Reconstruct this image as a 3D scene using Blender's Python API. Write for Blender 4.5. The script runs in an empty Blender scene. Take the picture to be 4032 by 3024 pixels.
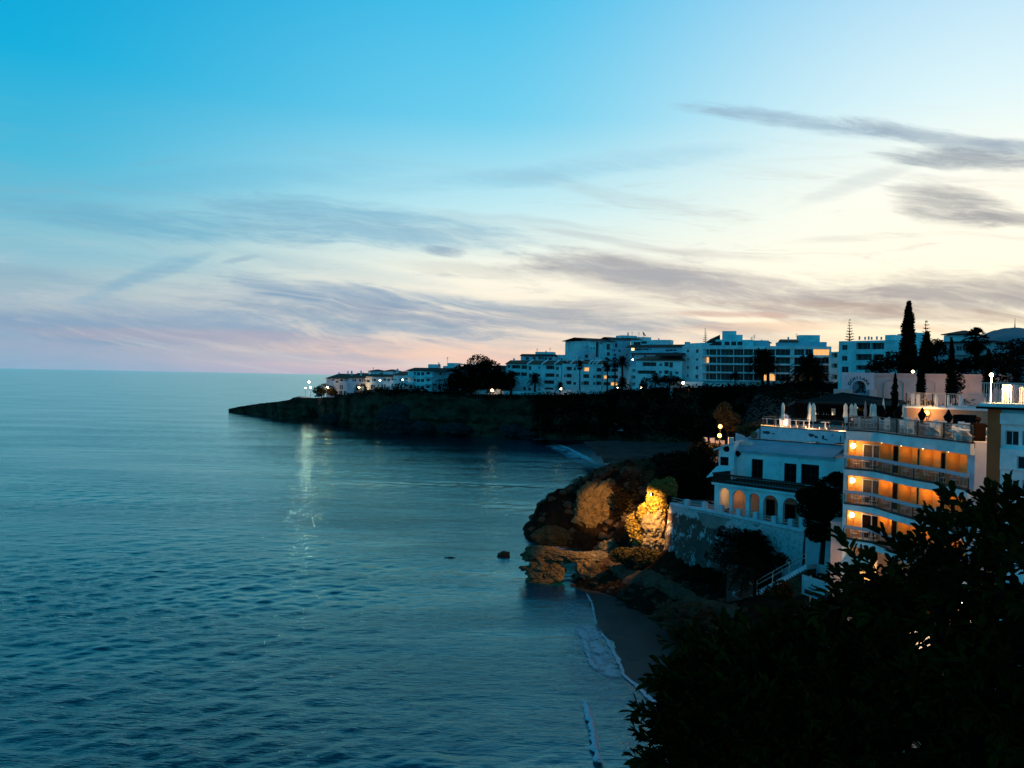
import bpy, math, random
import numpy as np
from mathutils import Vector, Matrix, noise as mnoise
random.seed(7); rng = np.random.default_rng(11)
SC = bpy.context.scene; COL = SC.collection
# ------------------------------------------------------------------ camera and measuring helpers
F = 3134.0; CAM = Vector((0, 0, 25.0))
RM = Matrix.Rotation(math.pi/2 - math.radians(.44), 3, 'X') @ Matrix.Rotation(math.radians(1.1), 3, 'Z')
def ray(X, Y): return RM @ Vector(((X-2016)/F, -(Y-1512)/F, -1.0))
def P(X, Y, d):
    r = ray(X, Y); return CAM + r*(d/r.y)
def PZ(X, Y, z):
    r = ray(X, Y); return CAM + r*((z-25.0)/r.z)
cd = bpy.data.cameras.new("camera"); cam = bpy.data.objects.new("camera", cd); COL.objects.link(cam)
cam.matrix_world = Matrix.Translation(CAM) @ RM.to_4x4()
cd.sensor_width = 36; cd.lens = 36*F/4032; cd.clip_start = .1; cd.clip_end = 200000
SC.camera = cam
SC.view_settings.view_transform = 'Standard'; SC.view_settings.look = 'None'
SC.view_settings.exposure = 0; SC.view_settings.gamma = 1
SC.cycles.max_bounces = 6; SC.cycles.diffuse_bounces = 3; SC.cycles.transparent_max_bounces = 8
SC.cycles.sample_clamp_indirect = 4.0
def lin(c):
    return tuple(((v/255)/12.92 if v/255 <= .04045 else ((v/255+.055)/1.055)**2.4) for v in c)
# ------------------------------------------------------------------ node helpers
class NT:
    def __init__(s, nt): s.nt = nt
    def put(s, sock, v):
        if isinstance(v, bpy.types.NodeSocket): s.nt.links.new(v, sock)
        else: sock.default_value = v
    def m(s, op, a, b=None, c=None, clamp=False):
        n = s.nt.nodes.new('ShaderNodeMath'); n.operation = op; n.use_clamp = clamp
        for i, v in enumerate((a, b, c)):
            if v is not None: s.put(n.inputs[i], v)
        return n.outputs[0]
    def ss(s, x, a, b):
        n = s.nt.nodes.new('ShaderNodeMapRange'); n.interpolation_type = 'SMOOTHSTEP'
        s.put(n.inputs[0], x); n.inputs[1].default_value = a; n.inputs[2].default_value = b
        return n.outputs[0]
    def ramp(s, x, stops, scale=1.0):
        n = s.nt.nodes.new('ShaderNodeValToRGB'); s.put(n.inputs[0], x); e = n.color_ramp.elements
        while len(e) < len(stops): e.new(.5)
        for k, (p, c) in enumerate(stops):
            e[k].position = p*scale; e[k].color = (*c, 1)
        return n.outputs[0]
    def mix(s, f, a, b):
        n = s.nt.nodes.new('ShaderNodeMix'); n.data_type = 'RGBA'
        s.put(n.inputs[0], f)
        for i, v in ((6, a), (7, b)):
            s.put(n.inputs[i], v if isinstance(v, bpy.types.NodeSocket) else (*v, 1))
        return n.outputs[2]
    def comb(s, x, y, z):
        n = s.nt.nodes.new('ShaderNodeCombineXYZ')
        for i, v in enumerate((x, y, z)): s.put(n.inputs[i], v)
        return n.outputs[0]
    def noise(s, vec, scale, detail=4, rough=.5, dist=0):
        n = s.nt.nodes.new('ShaderNodeTexNoise')
        if vec is not None: s.put(n.inputs['Vector'], vec)
        n.inputs['Scale'].default_value = scale; n.inputs['Detail'].default_value = detail
        n.inputs['Roughness'].default_value = rough; n.inputs['Distortion'].default_value = dist
        return n.outputs[0]
    def bump(s, h, st, dist=.1, nrm=None):
        n = s.nt.nodes.new('ShaderNodeBump'); n.inputs['Strength'].default_value = st; n.inputs['Distance'].default_value = dist
        s.put(n.inputs['Height'], h)
        if nrm is not None: s.put(n.inputs['Normal'], nrm)
        return n.outputs[0]
# ------------------------------------------------------------------ sky: the dusk sky with its streaks of cloud
w = bpy.data.worlds.new("World"); SC.world = w; w.use_nodes = True
wt = NT(w.node_tree); nodes = w.node_tree.nodes; nodes.clear()
tc = nodes.new('ShaderNodeTexCoord'); sep = nodes.new('ShaderNodeSeparateXYZ')
w.node_tree.links.new(tc.outputs['Generated'], sep.inputs[0])
dx, dy, dz = sep.outputs
el = wt.m('DIVIDE', wt.m('ARCSINE', dz), math.pi/2, clamp=True)
az = wt.m('ARCTAN2', dx, dy)
S = lambda l: [(d/90, lin(c)) for d, c in l]
left = wt.ramp(el, S([(0, (138,168,196)), (1.5, (150,166,190)), (4, (168,184,192)), (8, (124,184,202)), (13, (72,178,210)), (19, (22,168,212)), (26, (0,154,206)), (34, (0,112,162)), (46, (0,66,108)), (90, (0,44,76))]))
mid = wt.ramp(el, S([(0, (206,178,188)), (1.5, (244,204,180)), (3.5, (252,232,206)), (7.5, (246,242,224)), (12, (186,226,234)), (18, (110,200,230)), (26, (64,184,226)), (34, (20,136,186)), (46, (0,76,118)), (90, (0,44,76))]))
right = wt.ramp(el, S([(0, (255,206,150)), (2.2, (255,230,188)), (5, (255,247,220)), (12, (255,250,232)), (18, (216,238,242)), (26, (168,212,238)), (34, (90,164,204)), (46, (14,90,134)), (90, (0,44,76))]))
back = wt.ramp(el, S([(0, (30,160,202)), (12, (28,162,206)), (35, (18,132,180)), (60, (6,70,108)), (90, (0,44,76))]))
c = wt.mix(wt.ss(az, math.radians(-34), math.radians(2)), left, mid)
c = wt.mix(wt.ss(az, math.radians(-4), math.radians(33)), c, right)
ydir = wt.m('MAXIMUM', dy, .05)
U = wt.m('DIVIDE', dx, ydir); V = wt.m('DIVIDE', dz, ydir)
def uv(X, Y):
    r = ray(X, Y); return r.x/r.y, r.z/r.y
wob = wt.m('MULTIPLY', wt.m('SUBTRACT', wt.noise(wt.comb(wt.m('MULTIPLY', U, 3.0), wt.m('MULTIPLY', V, 7.0), 7.7), 1.0, 3, .5), .5), 1.0)
Vw = wt.m('ADD', V, wt.m('ADD', wt.m('MULTIPLY', U, .10), wt.m('MULTIPLY', wob, .06)))
n1 = wt.noise(wt.comb(wt.m('MULTIPLY', U, 4.0), wt.m('MULTIPLY', Vw, 34.0), 0.3), 1.0, 8, .62, .6)
n2 = wt.noise(wt.comb(wt.m('MULTIPLY', U, 16.0), wt.m('MULTIPLY', Vw, 90.0), 4.0), 1.0, 8, .68, .5)
nn = wt.m('ADD', wt.m('MULTIPLY', n1, .62), wt.m('MULTIPLY', n2, .38))
front = wt.ss(dy, .1, .4)
def cloud(c, X, Y, hw, hh, tilt, st, col, k=4.6):
    u0, v0 = uv(X, Y); ca, sa = math.cos(math.radians(-tilt)), math.sin(math.radians(-tilt))
    du = wt.m('SUBTRACT', U, u0); dv = wt.m('SUBTRACT', V, v0)
    a = wt.m('MULTIPLY', wt.m('ADD', wt.m('MULTIPLY', du, ca), wt.m('MULTIPLY', dv, sa)), F/hw)
    b = wt.m('MULTIPLY', wt.m('SUBTRACT', wt.m('MULTIPLY', dv, ca), wt.m('MULTIPLY', du, sa)), F/hh)
    r2 = wt.m('ADD', wt.m('MULTIPLY', a, a), wt.m('MULTIPLY', b, b))
    v = wt.m('ADD', wt.m('SUBTRACT', .95, r2), wt.m('MULTIPLY', wt.m('SUBTRACT', nn, .5), k))
    f = wt.m('MULTIPLY', wt.m('MULTIPLY', wt.ss(v, -.45, 1.2), st*.9), front)
    return wt.mix(f, c, lin(col))
BL = (124,156,184); GR = (156,160,168); WG = (164,158,158); TG = (140,158,176)
for a in [
    (1350,1225,700,105,5,.85,BL), (1980,1262,980,72,2.5,.85,(142,156,176)), (1120,1150,260,40,14,.7,BL), (2300,1250,480,36,2,.6,GR), (1650,1180,420,40,4,.6,BL),
    (2900,1140,950,88,7,.9,(166,160,162)), (3800,1165,700,95,2,.92,(162,155,155)), (2480,1070,460,42,7,.65,GR), (3500,1225,800,34,2,.6,(184,158,142)), (4300,1130,420,90,0,.8,WG),
    (3100,470,480,40,7,.8,(140,166,188)), (3700,545,480,38,9,.75,(140,160,178)), (3850,632,380,44,2,.88,(132,146,160)), (4150,600,300,40,6,.65,TG),
    (3760,815,260,85,8,.9,(150,152,156)), (3980,862,260,36,2,.85,(150,150,154)), (3380,720,280,34,-20,.25,TG),
    (480,1300,950,82,1,.95,(128,156,184)), (150,1130,520,75,5,.6,(142,172,190)), (900,1400,900,26,1,.5,(150,168,190)), (1000,1335,950,34,1,.55,(180,168,180)), (700,1225,500,40,4,.5,(150,172,192)),
    (520,1100,240,34,-22,.85,(122,168,194)), (700,1055,150,24,-24,.6,(122,168,194)), (950,1020,80,12,-12,.5,BL),
    (620,875,800,64,5,.8,(104,168,196)), (1450,890,680,80,6,.75,(112,168,196)), (1160,948,200,34,3,.7,(112,164,192)), (1760,990,100,24,3,.85,(132,160,180)),
    (1950,700,620,46,-5,.5,(130,190,214)), (2450,640,540,50,-8,.42,(150,198,220)), (2420,950,320,16,9,.45,(180,186,190)), (2800,1000,380,20,3,.45,(206,200,192)),
    (2900,1238,280,14,0,.75,(206,166,150)), (2320,1200,200,34,0,.65,(160,154,164)), (3000,1290,420,26,-3,.5,(226,180,150)), (1800,1060,320,34,6,.5,(186,190,186)), (3650,1290,140,16,2,.5,(236,186,150)),
    (3350,940,320,20,-4,.45,(196,196,190)), (900,700,760,60,-4,.25,(90,170,205)), (300,1010,600,50,3,.4,(130,186,206)), (1300,1050,500,40,8,.35,(160,190,200)),
]: c = cloud(c, *a)
n3 = wt.noise(wt.comb(wt.m('MULTIPLY', U, 2.2), wt.m('MULTIPLY', Vw, 22.0), 9.1), 1.0, 9, .62, .8)
n4 = wt.noise(wt.comb(wt.m('MULTIPLY', U, 6.0), wt.m('MULTIPLY', V, 60.0), 2.6), 1.0, 8, .7, .8)
band = wt.m('MULTIPLY', wt.ss(el, 19/90, 9/90), front)
c = wt.mix(wt.m('MULTIPLY', wt.m('MULTIPLY', wt.ss(n3, .48, .68), band), .34), c, wt.mix(wt.ss(az, -.3, .4), lin((128,168,190)), lin((176,170,170))))
c = wt.mix(wt.m('MULTIPLY', wt.m('MULTIPLY', wt.ss(n4, .54, .72), band), .30), c, wt.mix(wt.ss(az, -.3, .4), lin((126,160,184)), lin((172,164,166))))
c = wt.mix(wt.m('MULTIPLY', wt.m('MULTIPLY', wt.ss(wt.m('SUBTRACT', 1.0, n3), .50, .68), wt.ss(el, 11/90, 5/90)), wt.m('MULTIPLY', front, .35)), c, wt.mix(wt.ss(az, -.5, .3), lin((206,208,206)), lin((255,242,216))))
c = wt.mix(wt.ss(dy, .62, .02), c, back)
c = wt.mix(wt.ss(dz, 0.0, -.02), c, lin((30,90,112)))
bg = nodes.new('ShaderNodeBackground'); out = nodes.new('ShaderNodeOutputWorld')
w.node_tree.links.new(c, bg.inputs[0]); w.node_tree.links.new(bg.outputs[0], out.inputs[0]); bg.inputs[1].default_value = 1.1
w.cycles.sampling_method = 'MANUAL'; w.cycles.sample_map_resolution = 1024
# ------------------------------------------------------------------ materials
MATS = {}
def mat(name, col, rough=.8, var=0.25, ns=1.0, col2=None, bump=0.0, bs=6.0, spec=.3, thr=None, ns2=None, metal=0, bd=.25):
    m = bpy.data.materials.new(name); m.use_nodes = True; nt = NT(m.node_tree); b = m.node_tree.nodes['Principled BSDF']
    t = m.node_tree.nodes.new('ShaderNodeTexCoord').outputs['Object']
    n = nt.noise(t, ns, 6, .62)
    c2 = col2 or tuple(v*(1-var) for v in col); c1 = col if col2 else tuple(min(.95, v*(1+var*.6)) for v in col)
    a, z = thr or (.3, .7)
    base = nt.mix(nt.ss(n, a, z), c1, c2)
    if ns2:
        base = nt.mix(nt.m('MULTIPLY', nt.ss(nt.noise(t, ns2, 5, .7), .45, .75), .5), base, tuple(v*.45 for v in col))
    nt.put(b.inputs['Base Color'], base)
    b.inputs['Roughness'].default_value = rough; b.inputs['Specular IOR Level'].default_value = spec; b.inputs['Metallic'].default_value = metal
    if bump: nt.put(b.inputs['Normal'], nt.bump(nt.noise(t, bs, 8, .65), bump, bd))
    MATS[name] = m; return m
def emit(name, col, st):
    m = bpy.data.materials.new(name); m.use_nodes = True; b = m.node_tree.nodes['Principled BSDF']
    b.inputs['Base Color'].default_value = (*col, 1); b.inputs['Emission Color'].default_value = (*col, 1); b.inputs['Emission Strength'].default_value = st
    MATS[name] = m; return m
white = mat('white_plaster', (.80,.79,.78), .85, .2, .3, ns2=.7)
white2 = mat('weathered_plaster', (.7,.7,.73), .9, .2, .5, col2=(.55,.56,.6), ns2=2.2, bump=.2)
lilac = mat('lilac_plaster', (.60,.55,.60), .9, .15, .4)
pink = mat('pink_plaster', (.62,.36,.36), .9, .12, .4)
pinkwall = mat('sand_pink_plaster', (.66,.46,.42), .9, .12, .5, bump=.1)
tan = mat('tan_plaster', (.46,.10,.03), .9, .15, .6)
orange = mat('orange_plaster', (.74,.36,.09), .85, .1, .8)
brownwall = mat('brown_plaster', (.46,.26,.17), .9, .12, .8)
peel = mat('peeling_render', (.10,.06,.045), .95, .2, 1.0, col2=(.5,.5,.52), thr=(.57,.63), ns2=3.0, bump=.5, bs=3)
tiles = mat('clay_tiles', (.30,.065,.036), .9, .35, 2.0, bump=.4, bs=5)
dtiles = mat('dark_clay_tiles', (.085,.020,.014), .9, .3, 2.0)
glass = mat('dark_glass', (.012,.012,.014), .2, .3, .6, spec=.25)
curtain = mat('window_with_curtain', (.09,.07,.055), .7, .4, 1.5)
frame = mat('window_frame', (.55,.55,.56), .6, .1, 1)
dframe = mat('dark_metal', (.02,.015,.015), .5, .2, 2)
rock = mat('rock', (.075,.040,.022), .95, .4, .45, bump=.9, bs=1.6, ns2=1.8)
drock = mat('dark_rock', (.15,.055,.032), .95, .8, .10, bump=1.0, bs=.4, ns2=.3, bd=2.0, spec=.05)
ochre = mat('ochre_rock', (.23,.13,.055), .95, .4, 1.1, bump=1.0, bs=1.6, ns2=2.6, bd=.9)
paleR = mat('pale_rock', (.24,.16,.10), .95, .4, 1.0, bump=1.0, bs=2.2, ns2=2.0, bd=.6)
wetsand = mat('dark_sand', (.062,.040,.032), .7, .4, .22, bump=.5, bs=2.2, ns2=1.0, bd=.15)
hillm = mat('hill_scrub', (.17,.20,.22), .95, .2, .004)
wetfar = mat('wet_far_sand', (.040,.050,.058), .38, .3, .12, bump=.25, bs=1.5, spec=.5)
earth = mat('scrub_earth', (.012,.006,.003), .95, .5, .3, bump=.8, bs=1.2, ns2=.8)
pathm = mat('stony_path', (.10,.048,.026), .95, .4, .8, bump=.7, bs=4, ns2=3)
grav = mat('gravel_mound', (.105,.055,.022), .95, .6, 1.2, bump=1.0, bs=3, ns2=3, bd=.7)
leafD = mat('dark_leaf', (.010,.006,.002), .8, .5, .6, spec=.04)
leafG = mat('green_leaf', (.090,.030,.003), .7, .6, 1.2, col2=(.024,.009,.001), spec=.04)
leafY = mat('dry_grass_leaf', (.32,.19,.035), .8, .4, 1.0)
leafO = mat('olive_leaf', (.075,.045,.010), .8, .5, 1.0)
bark = mat('bark', (.018,.010,.006), .95, .4, 3)
cloth = mat('canvas', (.72,.66,.56), .9, .15, 3)
gcloth = mat('grey_canvas', (.22,.2,.2), .9, .15, 3)
plast = mat('white_plastic', (.72,.70,.68), .5, .05, 3)
railm = mat('lilac_metal', (.48,.44,.50), .6, .1, 2)
bars = mat('brown_rail_metal', (.17,.10,.07), .6, .2, 2)
barw = mat('pale_rail_metal', (.55,.46,.42), .6, .2, 2)
dark = mat('dark_timber', (.010,.005,.004), .9, .4, 2, spec=.05)
thatch = mat('thatch', (.013,.006,.004), 1, .4, 3, bump=.5, bs=8)
navy = mat('navy_paint', (.012,.012,.03), .6, .1, 3)
signw = mat('sign_white', (.50,.46,.46), .7, .08, 3)
letter = mat('faded_lettering', (.05,.035,.035), .8, .1, 3)
letw = mat('pale_lettering', (.42,.40,.45), .8, .1, 3)
deckm = mat('terrace_deck', (.26,.2,.18), .9, .2, 1)
carm = mat('car_paint', (.03,.03,.035), .3, .1, 1, spec=.5)
WARM = (1.0,.58,.20)
globeM = emit('lamp_globe', (1.0,.80,.45), 14)
globeO = emit('orange_lamp_globe', (1.0,.50,.12), 4)
streetM = emit('street_lamp_light', (1.0,.68,.38), 200)
streetO = emit('amber_street_lamp_light', (1.0,.62,.22), 90)
litM = emit('lit_room', (1.0,.50,.16), .9)
litB = emit('bright_lit_room', (1.0,.62,.22), 2.2)
candle = emit('small_light', (1.0,.72,.42), 1.4)
def gl():
    m = bpy.data.materials.new('railing_glass'); m.use_nodes = True; nt = m.node_tree; nt.nodes.clear()
    o = nt.nodes.new('ShaderNodeOutputMaterial'); t = nt.nodes.new('ShaderNodeBsdfTransparent'); g = nt.nodes.new('ShaderNodeBsdfGlossy'); x = nt.nodes.new('ShaderNodeMixShader')
    t.inputs[0].default_value = (.84,.80,.78,1); g.inputs[0].default_value = (.5,.5,.5,1); g.inputs['Roughness'].default_value = .1; x.inputs[0].default_value = .08
    nt.links.new(t.outputs[0], x.inputs[1]); nt.links.new(g.outputs[0], x.inputs[2]); nt.links.new(x.outputs[0], o.inputs[0]); return m
railglass = gl()
# ------------------------------------------------------------------ mesh helpers
class MB:
    def __init__(s): s.v = []; s.f = []
    def add(s, vs, fs):
        o = len(s.v); s.v += [tuple(p) for p in vs]; s.f += [tuple(i+o for i in f) for f in fs]; return s
    def quad(s, a, b, c, d): return s.add([a, b, c, d], [(0, 1, 2, 3)])
    def prism(s, base, top):
        n = len(base)
        return s.add(list(base)+list(top), [tuple(range(n-1, -1, -1)), tuple(range(n, 2*n))]+[(i, (i+1) % n, n+(i+1) % n, n+i) for i in range(n)])
    def box(s, c, e, ax=(1, 0), up=None):      # centre, half extents, x axis in plan
        ux = Vector((ax[0], ax[1], 0)).normalized(); uy = Vector((-ux.y, ux.x, 0)); c = Vector(c)
        q = lambda i, j, k: c + ux*(i*e[0]) + uy*(j*e[1]) + Vector((0, 0, k*e[2]))
        return s.prism([q(-1,-1,-1), q(1,-1,-1), q(1,1,-1), q(-1,1,-1)], [q(-1,-1,1), q(1,-1,1), q(1,1,1), q(-1,1,1)])
    def bar(s, a, b, hw, hh):                  # beam from a to b
        a, b = Vector(a), Vector(b); d = b-a; side = Vector((-d.y, d.x, 0)); side = side.normalized()*hw if side.length > 1e-6 else Vector((hw, 0, 0))
        up = Vector((0, 0, hh)) if abs(d.normalized().z) < .9 else Vector((0, hh, 0))
        return s.prism([a-side-up, a+side-up, a+side+up, a-side+up], [b-side-up, b+side-up, b+side+up, b-side+up])
    def tube(s, pts, rad, n=8):
        pts = [Vector(p) for p in pts]; rad = rad if isinstance(rad, (list, tuple)) else [rad]*len(pts); rings = []
        for i, p in enumerate(pts):
            d = (pts[min(i+1, len(pts)-1)] - pts[max(i-1, 0)]).normalized(); a = d.orthogonal().normalized() if abs(d.z) < .95 else Vector((1, 0, 0)).cross(d).normalized(); b = d.cross(a)
            rings.append([p + (a*math.cos(t)+b*math.sin(t))*rad[i] for t in [2*math.pi*k/n for k in range(n)]])
        vs = [q for r in rings for q in r]; fs = [(i*n+k, i*n+(k+1) % n, (i+1)*n+(k+1) % n, (i+1)*n+k) for i in range(len(pts)-1) for k in range(n)]
        fs += [tuple(range(n-1, -1, -1)), tuple(range((len(pts)-1)*n, len(pts)*n))]
        return s.add(vs, fs)
    def lathe(s, c, prof, n=10):               # profile of (r, z)
        return s.tube([Vector(c)+Vector((0, 0, z)) for r, z in prof], [max(r, .002) for r, z in prof], n)
    def ball(s, c, r, nu=12, nv=8, sc=(1, 1, 1), nz=0, freq=1.0, seed=0):
        c = Vector(c); vs = []; fs = []
        for j in range(nv+1):
            th = math.pi*j/nv
            for i in range(nu):
                ph = 2*math.pi*i/nu; d = Vector((math.sin(th)*math.cos(ph), math.sin(th)*math.sin(ph), math.cos(th)))
                k = 1.0
                if nz:
                    q = d*freq+Vector((seed*7.3, seed*3.1, seed))
                    k += nz*(mnoise.fractal(q, .9, 2.1, 7) + .6*abs(mnoise.noise(q*2.3))-.2 - .55*(1-abs(mnoise.noise(q*1.7+Vector((3,1,7)))))**9 + .10*math.sin(d.z*sc[2]*9+3*mnoise.noise(q*1.2)))
                vs.append(c+Vector((d.x*sc[0], d.y*sc[1], d.z*sc[2]))*(r*k))
        for j in range(nv):
            for i in range(nu): fs.append((j*nu+i, (j+1)*nu+i, (j+1)*nu+(i+1) % nu, j*nu+(i+1) % nu))
        return s.add(vs, fs)
    def leaves(s, c, R, n, size, flat=.35, shell=.35, asp=.5, drop=0):      # many leaf-sized faces through an ellipsoid
        d = rng.normal(size=(n, 3)); d /= np.linalg.norm(d, axis=1)[:, None]
        rr = (shell + (1-shell)*rng.random(n))**.6
        p = np.array(c) + d*np.array(R)*rr[:, None]
        a = rng.normal(size=(n, 3)); a[:, 2] = a[:, 2]*flat - drop; a += d*.5; a /= np.linalg.norm(a, axis=1)[:, None]
        b = np.cross(a, rng.normal(size=(n, 3))); b /= np.linalg.norm(b, axis=1)[:, None]+1e-9
        L = size*(.6+.8*rng.random(n))[:, None]; W = L*asp
        q = np.stack([p-a*L*.5, p+b*W*.5, p+a*L*.5, p-b*W*.5], 1).reshape(-1, 3)
        o = len(s.v); s.v += [tuple(x) for x in q]; s.f += [(o+4*i, o+4*i+1, o+4*i+2, o+4*i+3) for i in range(n)]; return s
    def build(s, name, m, parent=None, smooth=False):
        me = bpy.data.meshes.new(name); v = np.array(s.v, dtype=float)
        if parent is None: o0 = Vector(((v[:, 0].min()+v[:, 0].max())/2, (v[:, 1].min()+v[:, 1].max())/2, v[:, 2].min()))
        else:
            r = parent
            while r.parent: r = r.parent
            o0 = r.location.copy()
        me.from_pydata((v-np.array(o0)).tolist(), [], s.f); me.update()
        if smooth: me.polygons.foreach_set('use_smooth', [True]*len(me.polygons))
        me.materials.append(m if not isinstance(m, str) else MATS[m])
        o = bpy.data.objects.new(name, me); COL.objects.link(o)
        if parent is None: o.location = o0
        else: o.parent = parent
        return o
def tag(o, label, cat, group=None, kind=None):
    if label: o['label'] = label
    if cat: o['category'] = cat
    if group: o['group'] = group
    if kind: o['kind'] = kind
    return o
def thing(name, label, cat, loc, group=None):
    o = bpy.data.objects.new(name, None); COL.objects.link(o); o.location = loc; o.empty_display_size = .2
    return tag(o, label, cat, group)
def dup(o, loc=None, rz=0, sc=None, label=None, parent=None):
    c = o.copy(); COL.objects.link(c)
    if parent is not None: c.parent = parent
    if loc is not None: c.location = loc; c.rotation_euler.z = rz
    if sc: c.scale = sc
    if label: c['label'] = label
    for ch in [x for x in o.children]: dup(ch, parent=c)
    return c
def fbm(x, y, z, oct=5): return mnoise.fractal(Vector((x, y, z)), 1.0, 2.0, oct)
# ------------------------------------------------------------------ the sea
def sea():
    ys = np.concatenate([np.geomspace(38, 420, 760), np.geomspace(424, 90000, 60)]); nx = 520
    tx = np.linspace(-.78, .78, nx)
    Yg = np.repeat(ys[:, None], nx, 1); Xg = ys[:, None]*tx[None, :]
    row = np.gradient(ys)[:, None]; z = np.zeros_like(Xg); r2 = np.random.default_rng(5)
    for k in range(44):
        lam = np.exp(r2.uniform(math.log(.55), math.log(6.0))); ang = math.radians(-62)+r2.normal()*.55
        if k % 4 == 0: ang += r2.normal()*1.2
        kx, ky = math.cos(ang)*2*math.pi/lam, math.sin(ang)*2*math.pi/lam
        am = .0021*lam*np.clip((lam-1.6*row)/(1.6*row), 0, 1); ph = r2.uniform(0, 6.28)
        a = kx*Xg+ky*Yg+ph+.8*np.sin(Xg*.05+Yg*.031+k)
        z += am*(np.sin(a)+.25*np.sin(2*a+.6))
    z *= .65+.5*np.sin(Xg*.045+1.3*np.sin(Yg*.03))*np.sin(Yg*.06+Xg*.02)
    z *= np.clip((720-Yg)/300, 0, 1)*(1+1.5*np.clip((130-Yg)/70, 0, 1)*np.clip((8-Xg)/26, 0, 1))
    me = bpy.data.meshes.new('sea'); n = len(ys)
    me.vertices.add(n*nx); me.vertices.foreach_set('co', np.stack([Xg, Yg, z], -1).ravel())
    i = np.arange((n-1)*nx).reshape(n-1, nx)[:, :-1].ravel(); q = np.stack([i, i+1, i+nx+1, i+nx], 1)
    me.loops.add(q.size); me.loops.foreach_set('vertex_index', q.ravel()); me.polygons.add(len(q))
    me.polygons.foreach_set('loop_start', np.arange(len(q))*4); me.polygons.foreach_set('use_smooth', [True]*len(q)); me.update(calc_edges=True)
    m = bpy.data.materials.new('sea_water'); m.use_nodes = True; nt = NT(m.node_tree); b = m.node_tree.nodes['Principled BSDF']
    t = m.node_tree.nodes.new('ShaderNodeTexCoord').outputs['Object']
    mp = m.node_tree.nodes.new('ShaderNodeMapping'); m.node_tree.links.new(t, mp.inputs[0]); mp.inputs['Rotation'].default_value[2] = math.radians(14); mp.inputs['Scale'].default_value = (.42, 1.35, 1)
    h1 = nt.noise(mp.outputs[0], 1.1, 4, .62, .6); h2 = nt.noise(mp.outputs[0], 4.2, 4, .62, .5)
    h3 = nt.noise(mp.outputs[0], .09, 2, .5)
    nb = nt.bump(h3, .5, .5); hm = nt.m('MULTIPLY', nt.noise(mp.outputs[0], .34, 3, .6, .4), nt.m('ADD', .3, nt.ss(nt.noise(mp.outputs[0], .018, 4, .6, .5), .35, .62))); nb = nt.bump(hm, .5, .26, nb); pt = nt.ss(nt.noise(mp.outputs[0], .035, 4, .6, .5), .32, .66); h1 = nt.m('MULTIPLY', h1, nt.m('ADD', .35, pt)); h2 = nt.m('MULTIPLY', h2, nt.m('ADD', .3, pt)); nb = nt.bump(h1, .5, .17, nb); nb = nt.bump(h2, .5, .075, nb)
    N_ = m.node_tree.nodes; N_.remove(b); df = N_.new('ShaderNodeBsdfDiffuse'); gs = N_.new('ShaderNodeBsdfGlossy'); fr = N_.new('ShaderNodeFresnel'); mx = N_.new('ShaderNodeMixShader')
    sx = m.node_tree.nodes.new('ShaderNodeSeparateXYZ'); m.node_tree.links.new(t, sx.inputs[0]); deep = nt.ss(nt.m('ADD', sx.outputs[0], nt.m('MULTIPLY', nt.noise(t, .05, 3, .5), 14)), -14, 16); nt.put(df.inputs['Color'], nt.mix(deep, (.0, .016, .026), (.0, .080, .115)))
    gs.inputs['Color'].default_value = (.56, 1.0, 1.0, 1); gs.inputs['Roughness'].default_value = .09; fr.inputs['IOR'].default_value = 1.7
    for q in (gs, fr): nt.put(q.inputs['Normal'], nb)
    L = m.node_tree.links; L.new(fr.outputs[0], mx.inputs[0]); L.new(df.outputs[0], mx.inputs[1]); L.new(gs.outputs[0], mx.inputs[2]); L.new(mx.outputs[0], N_['Material Output'].inputs[0])
    me.materials.append(m); o = bpy.data.objects.new('sea', me); COL.objects.link(o)
    tag(o, 'calm teal sea with small ripples reaching the horizon', 'sea', kind='structure')
sea()
# ------------------------------------------------------------------ far headland: cliff with a flat top
def itp(x, pts): return float(np.interp(x, [p[0] for p in pts], [p[1] for p in pts]))
WL = [(900,1620),(1017,1634),(1104,1648),(1250,1656),(1315,1669),(1413,1686),(1614,1705),(1830,1715),(2126,1734)]
BT = [(2126,1734),(2143,1731),(2300,1735),(2422,1738),(2590,1755),(2751,1776),(2950,1800),(3350,1846)]
TE = [(900,1610),(941,1601),(1028,1588),(1087,1582),(1142,1574),(1155,1564),(1250,1566),(1315,1563),(1386,1553),(1478,1545),(1603,1545),(1722,1549),(1820,1552),(1900,1558),(2117,1559),(2370,1558),(2410,1545),(2479,1546),(2551,1538),(2600,1532),(2781,1529),(2962,1527),(3142,1519),(3309,1517),(3500,1519)]
def far_base(X):
    return PZ(X, itp(X, WL), 0) if X <= 2126 else PZ(X, itp(X, BT), .6+min(1.4, (X-2126)/200))
def far_top(X):
    dw = far_base(X).y
    d = dw*.985 + (4 if X > 1000 else 2+(X-900)*.02) if X < 2126 else float(np.interp(X, [2126, 2420, 2600, 2751, 3350], [322, 302, 281, 266, 248]))
    return P(X, itp(X, TE), d)
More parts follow.
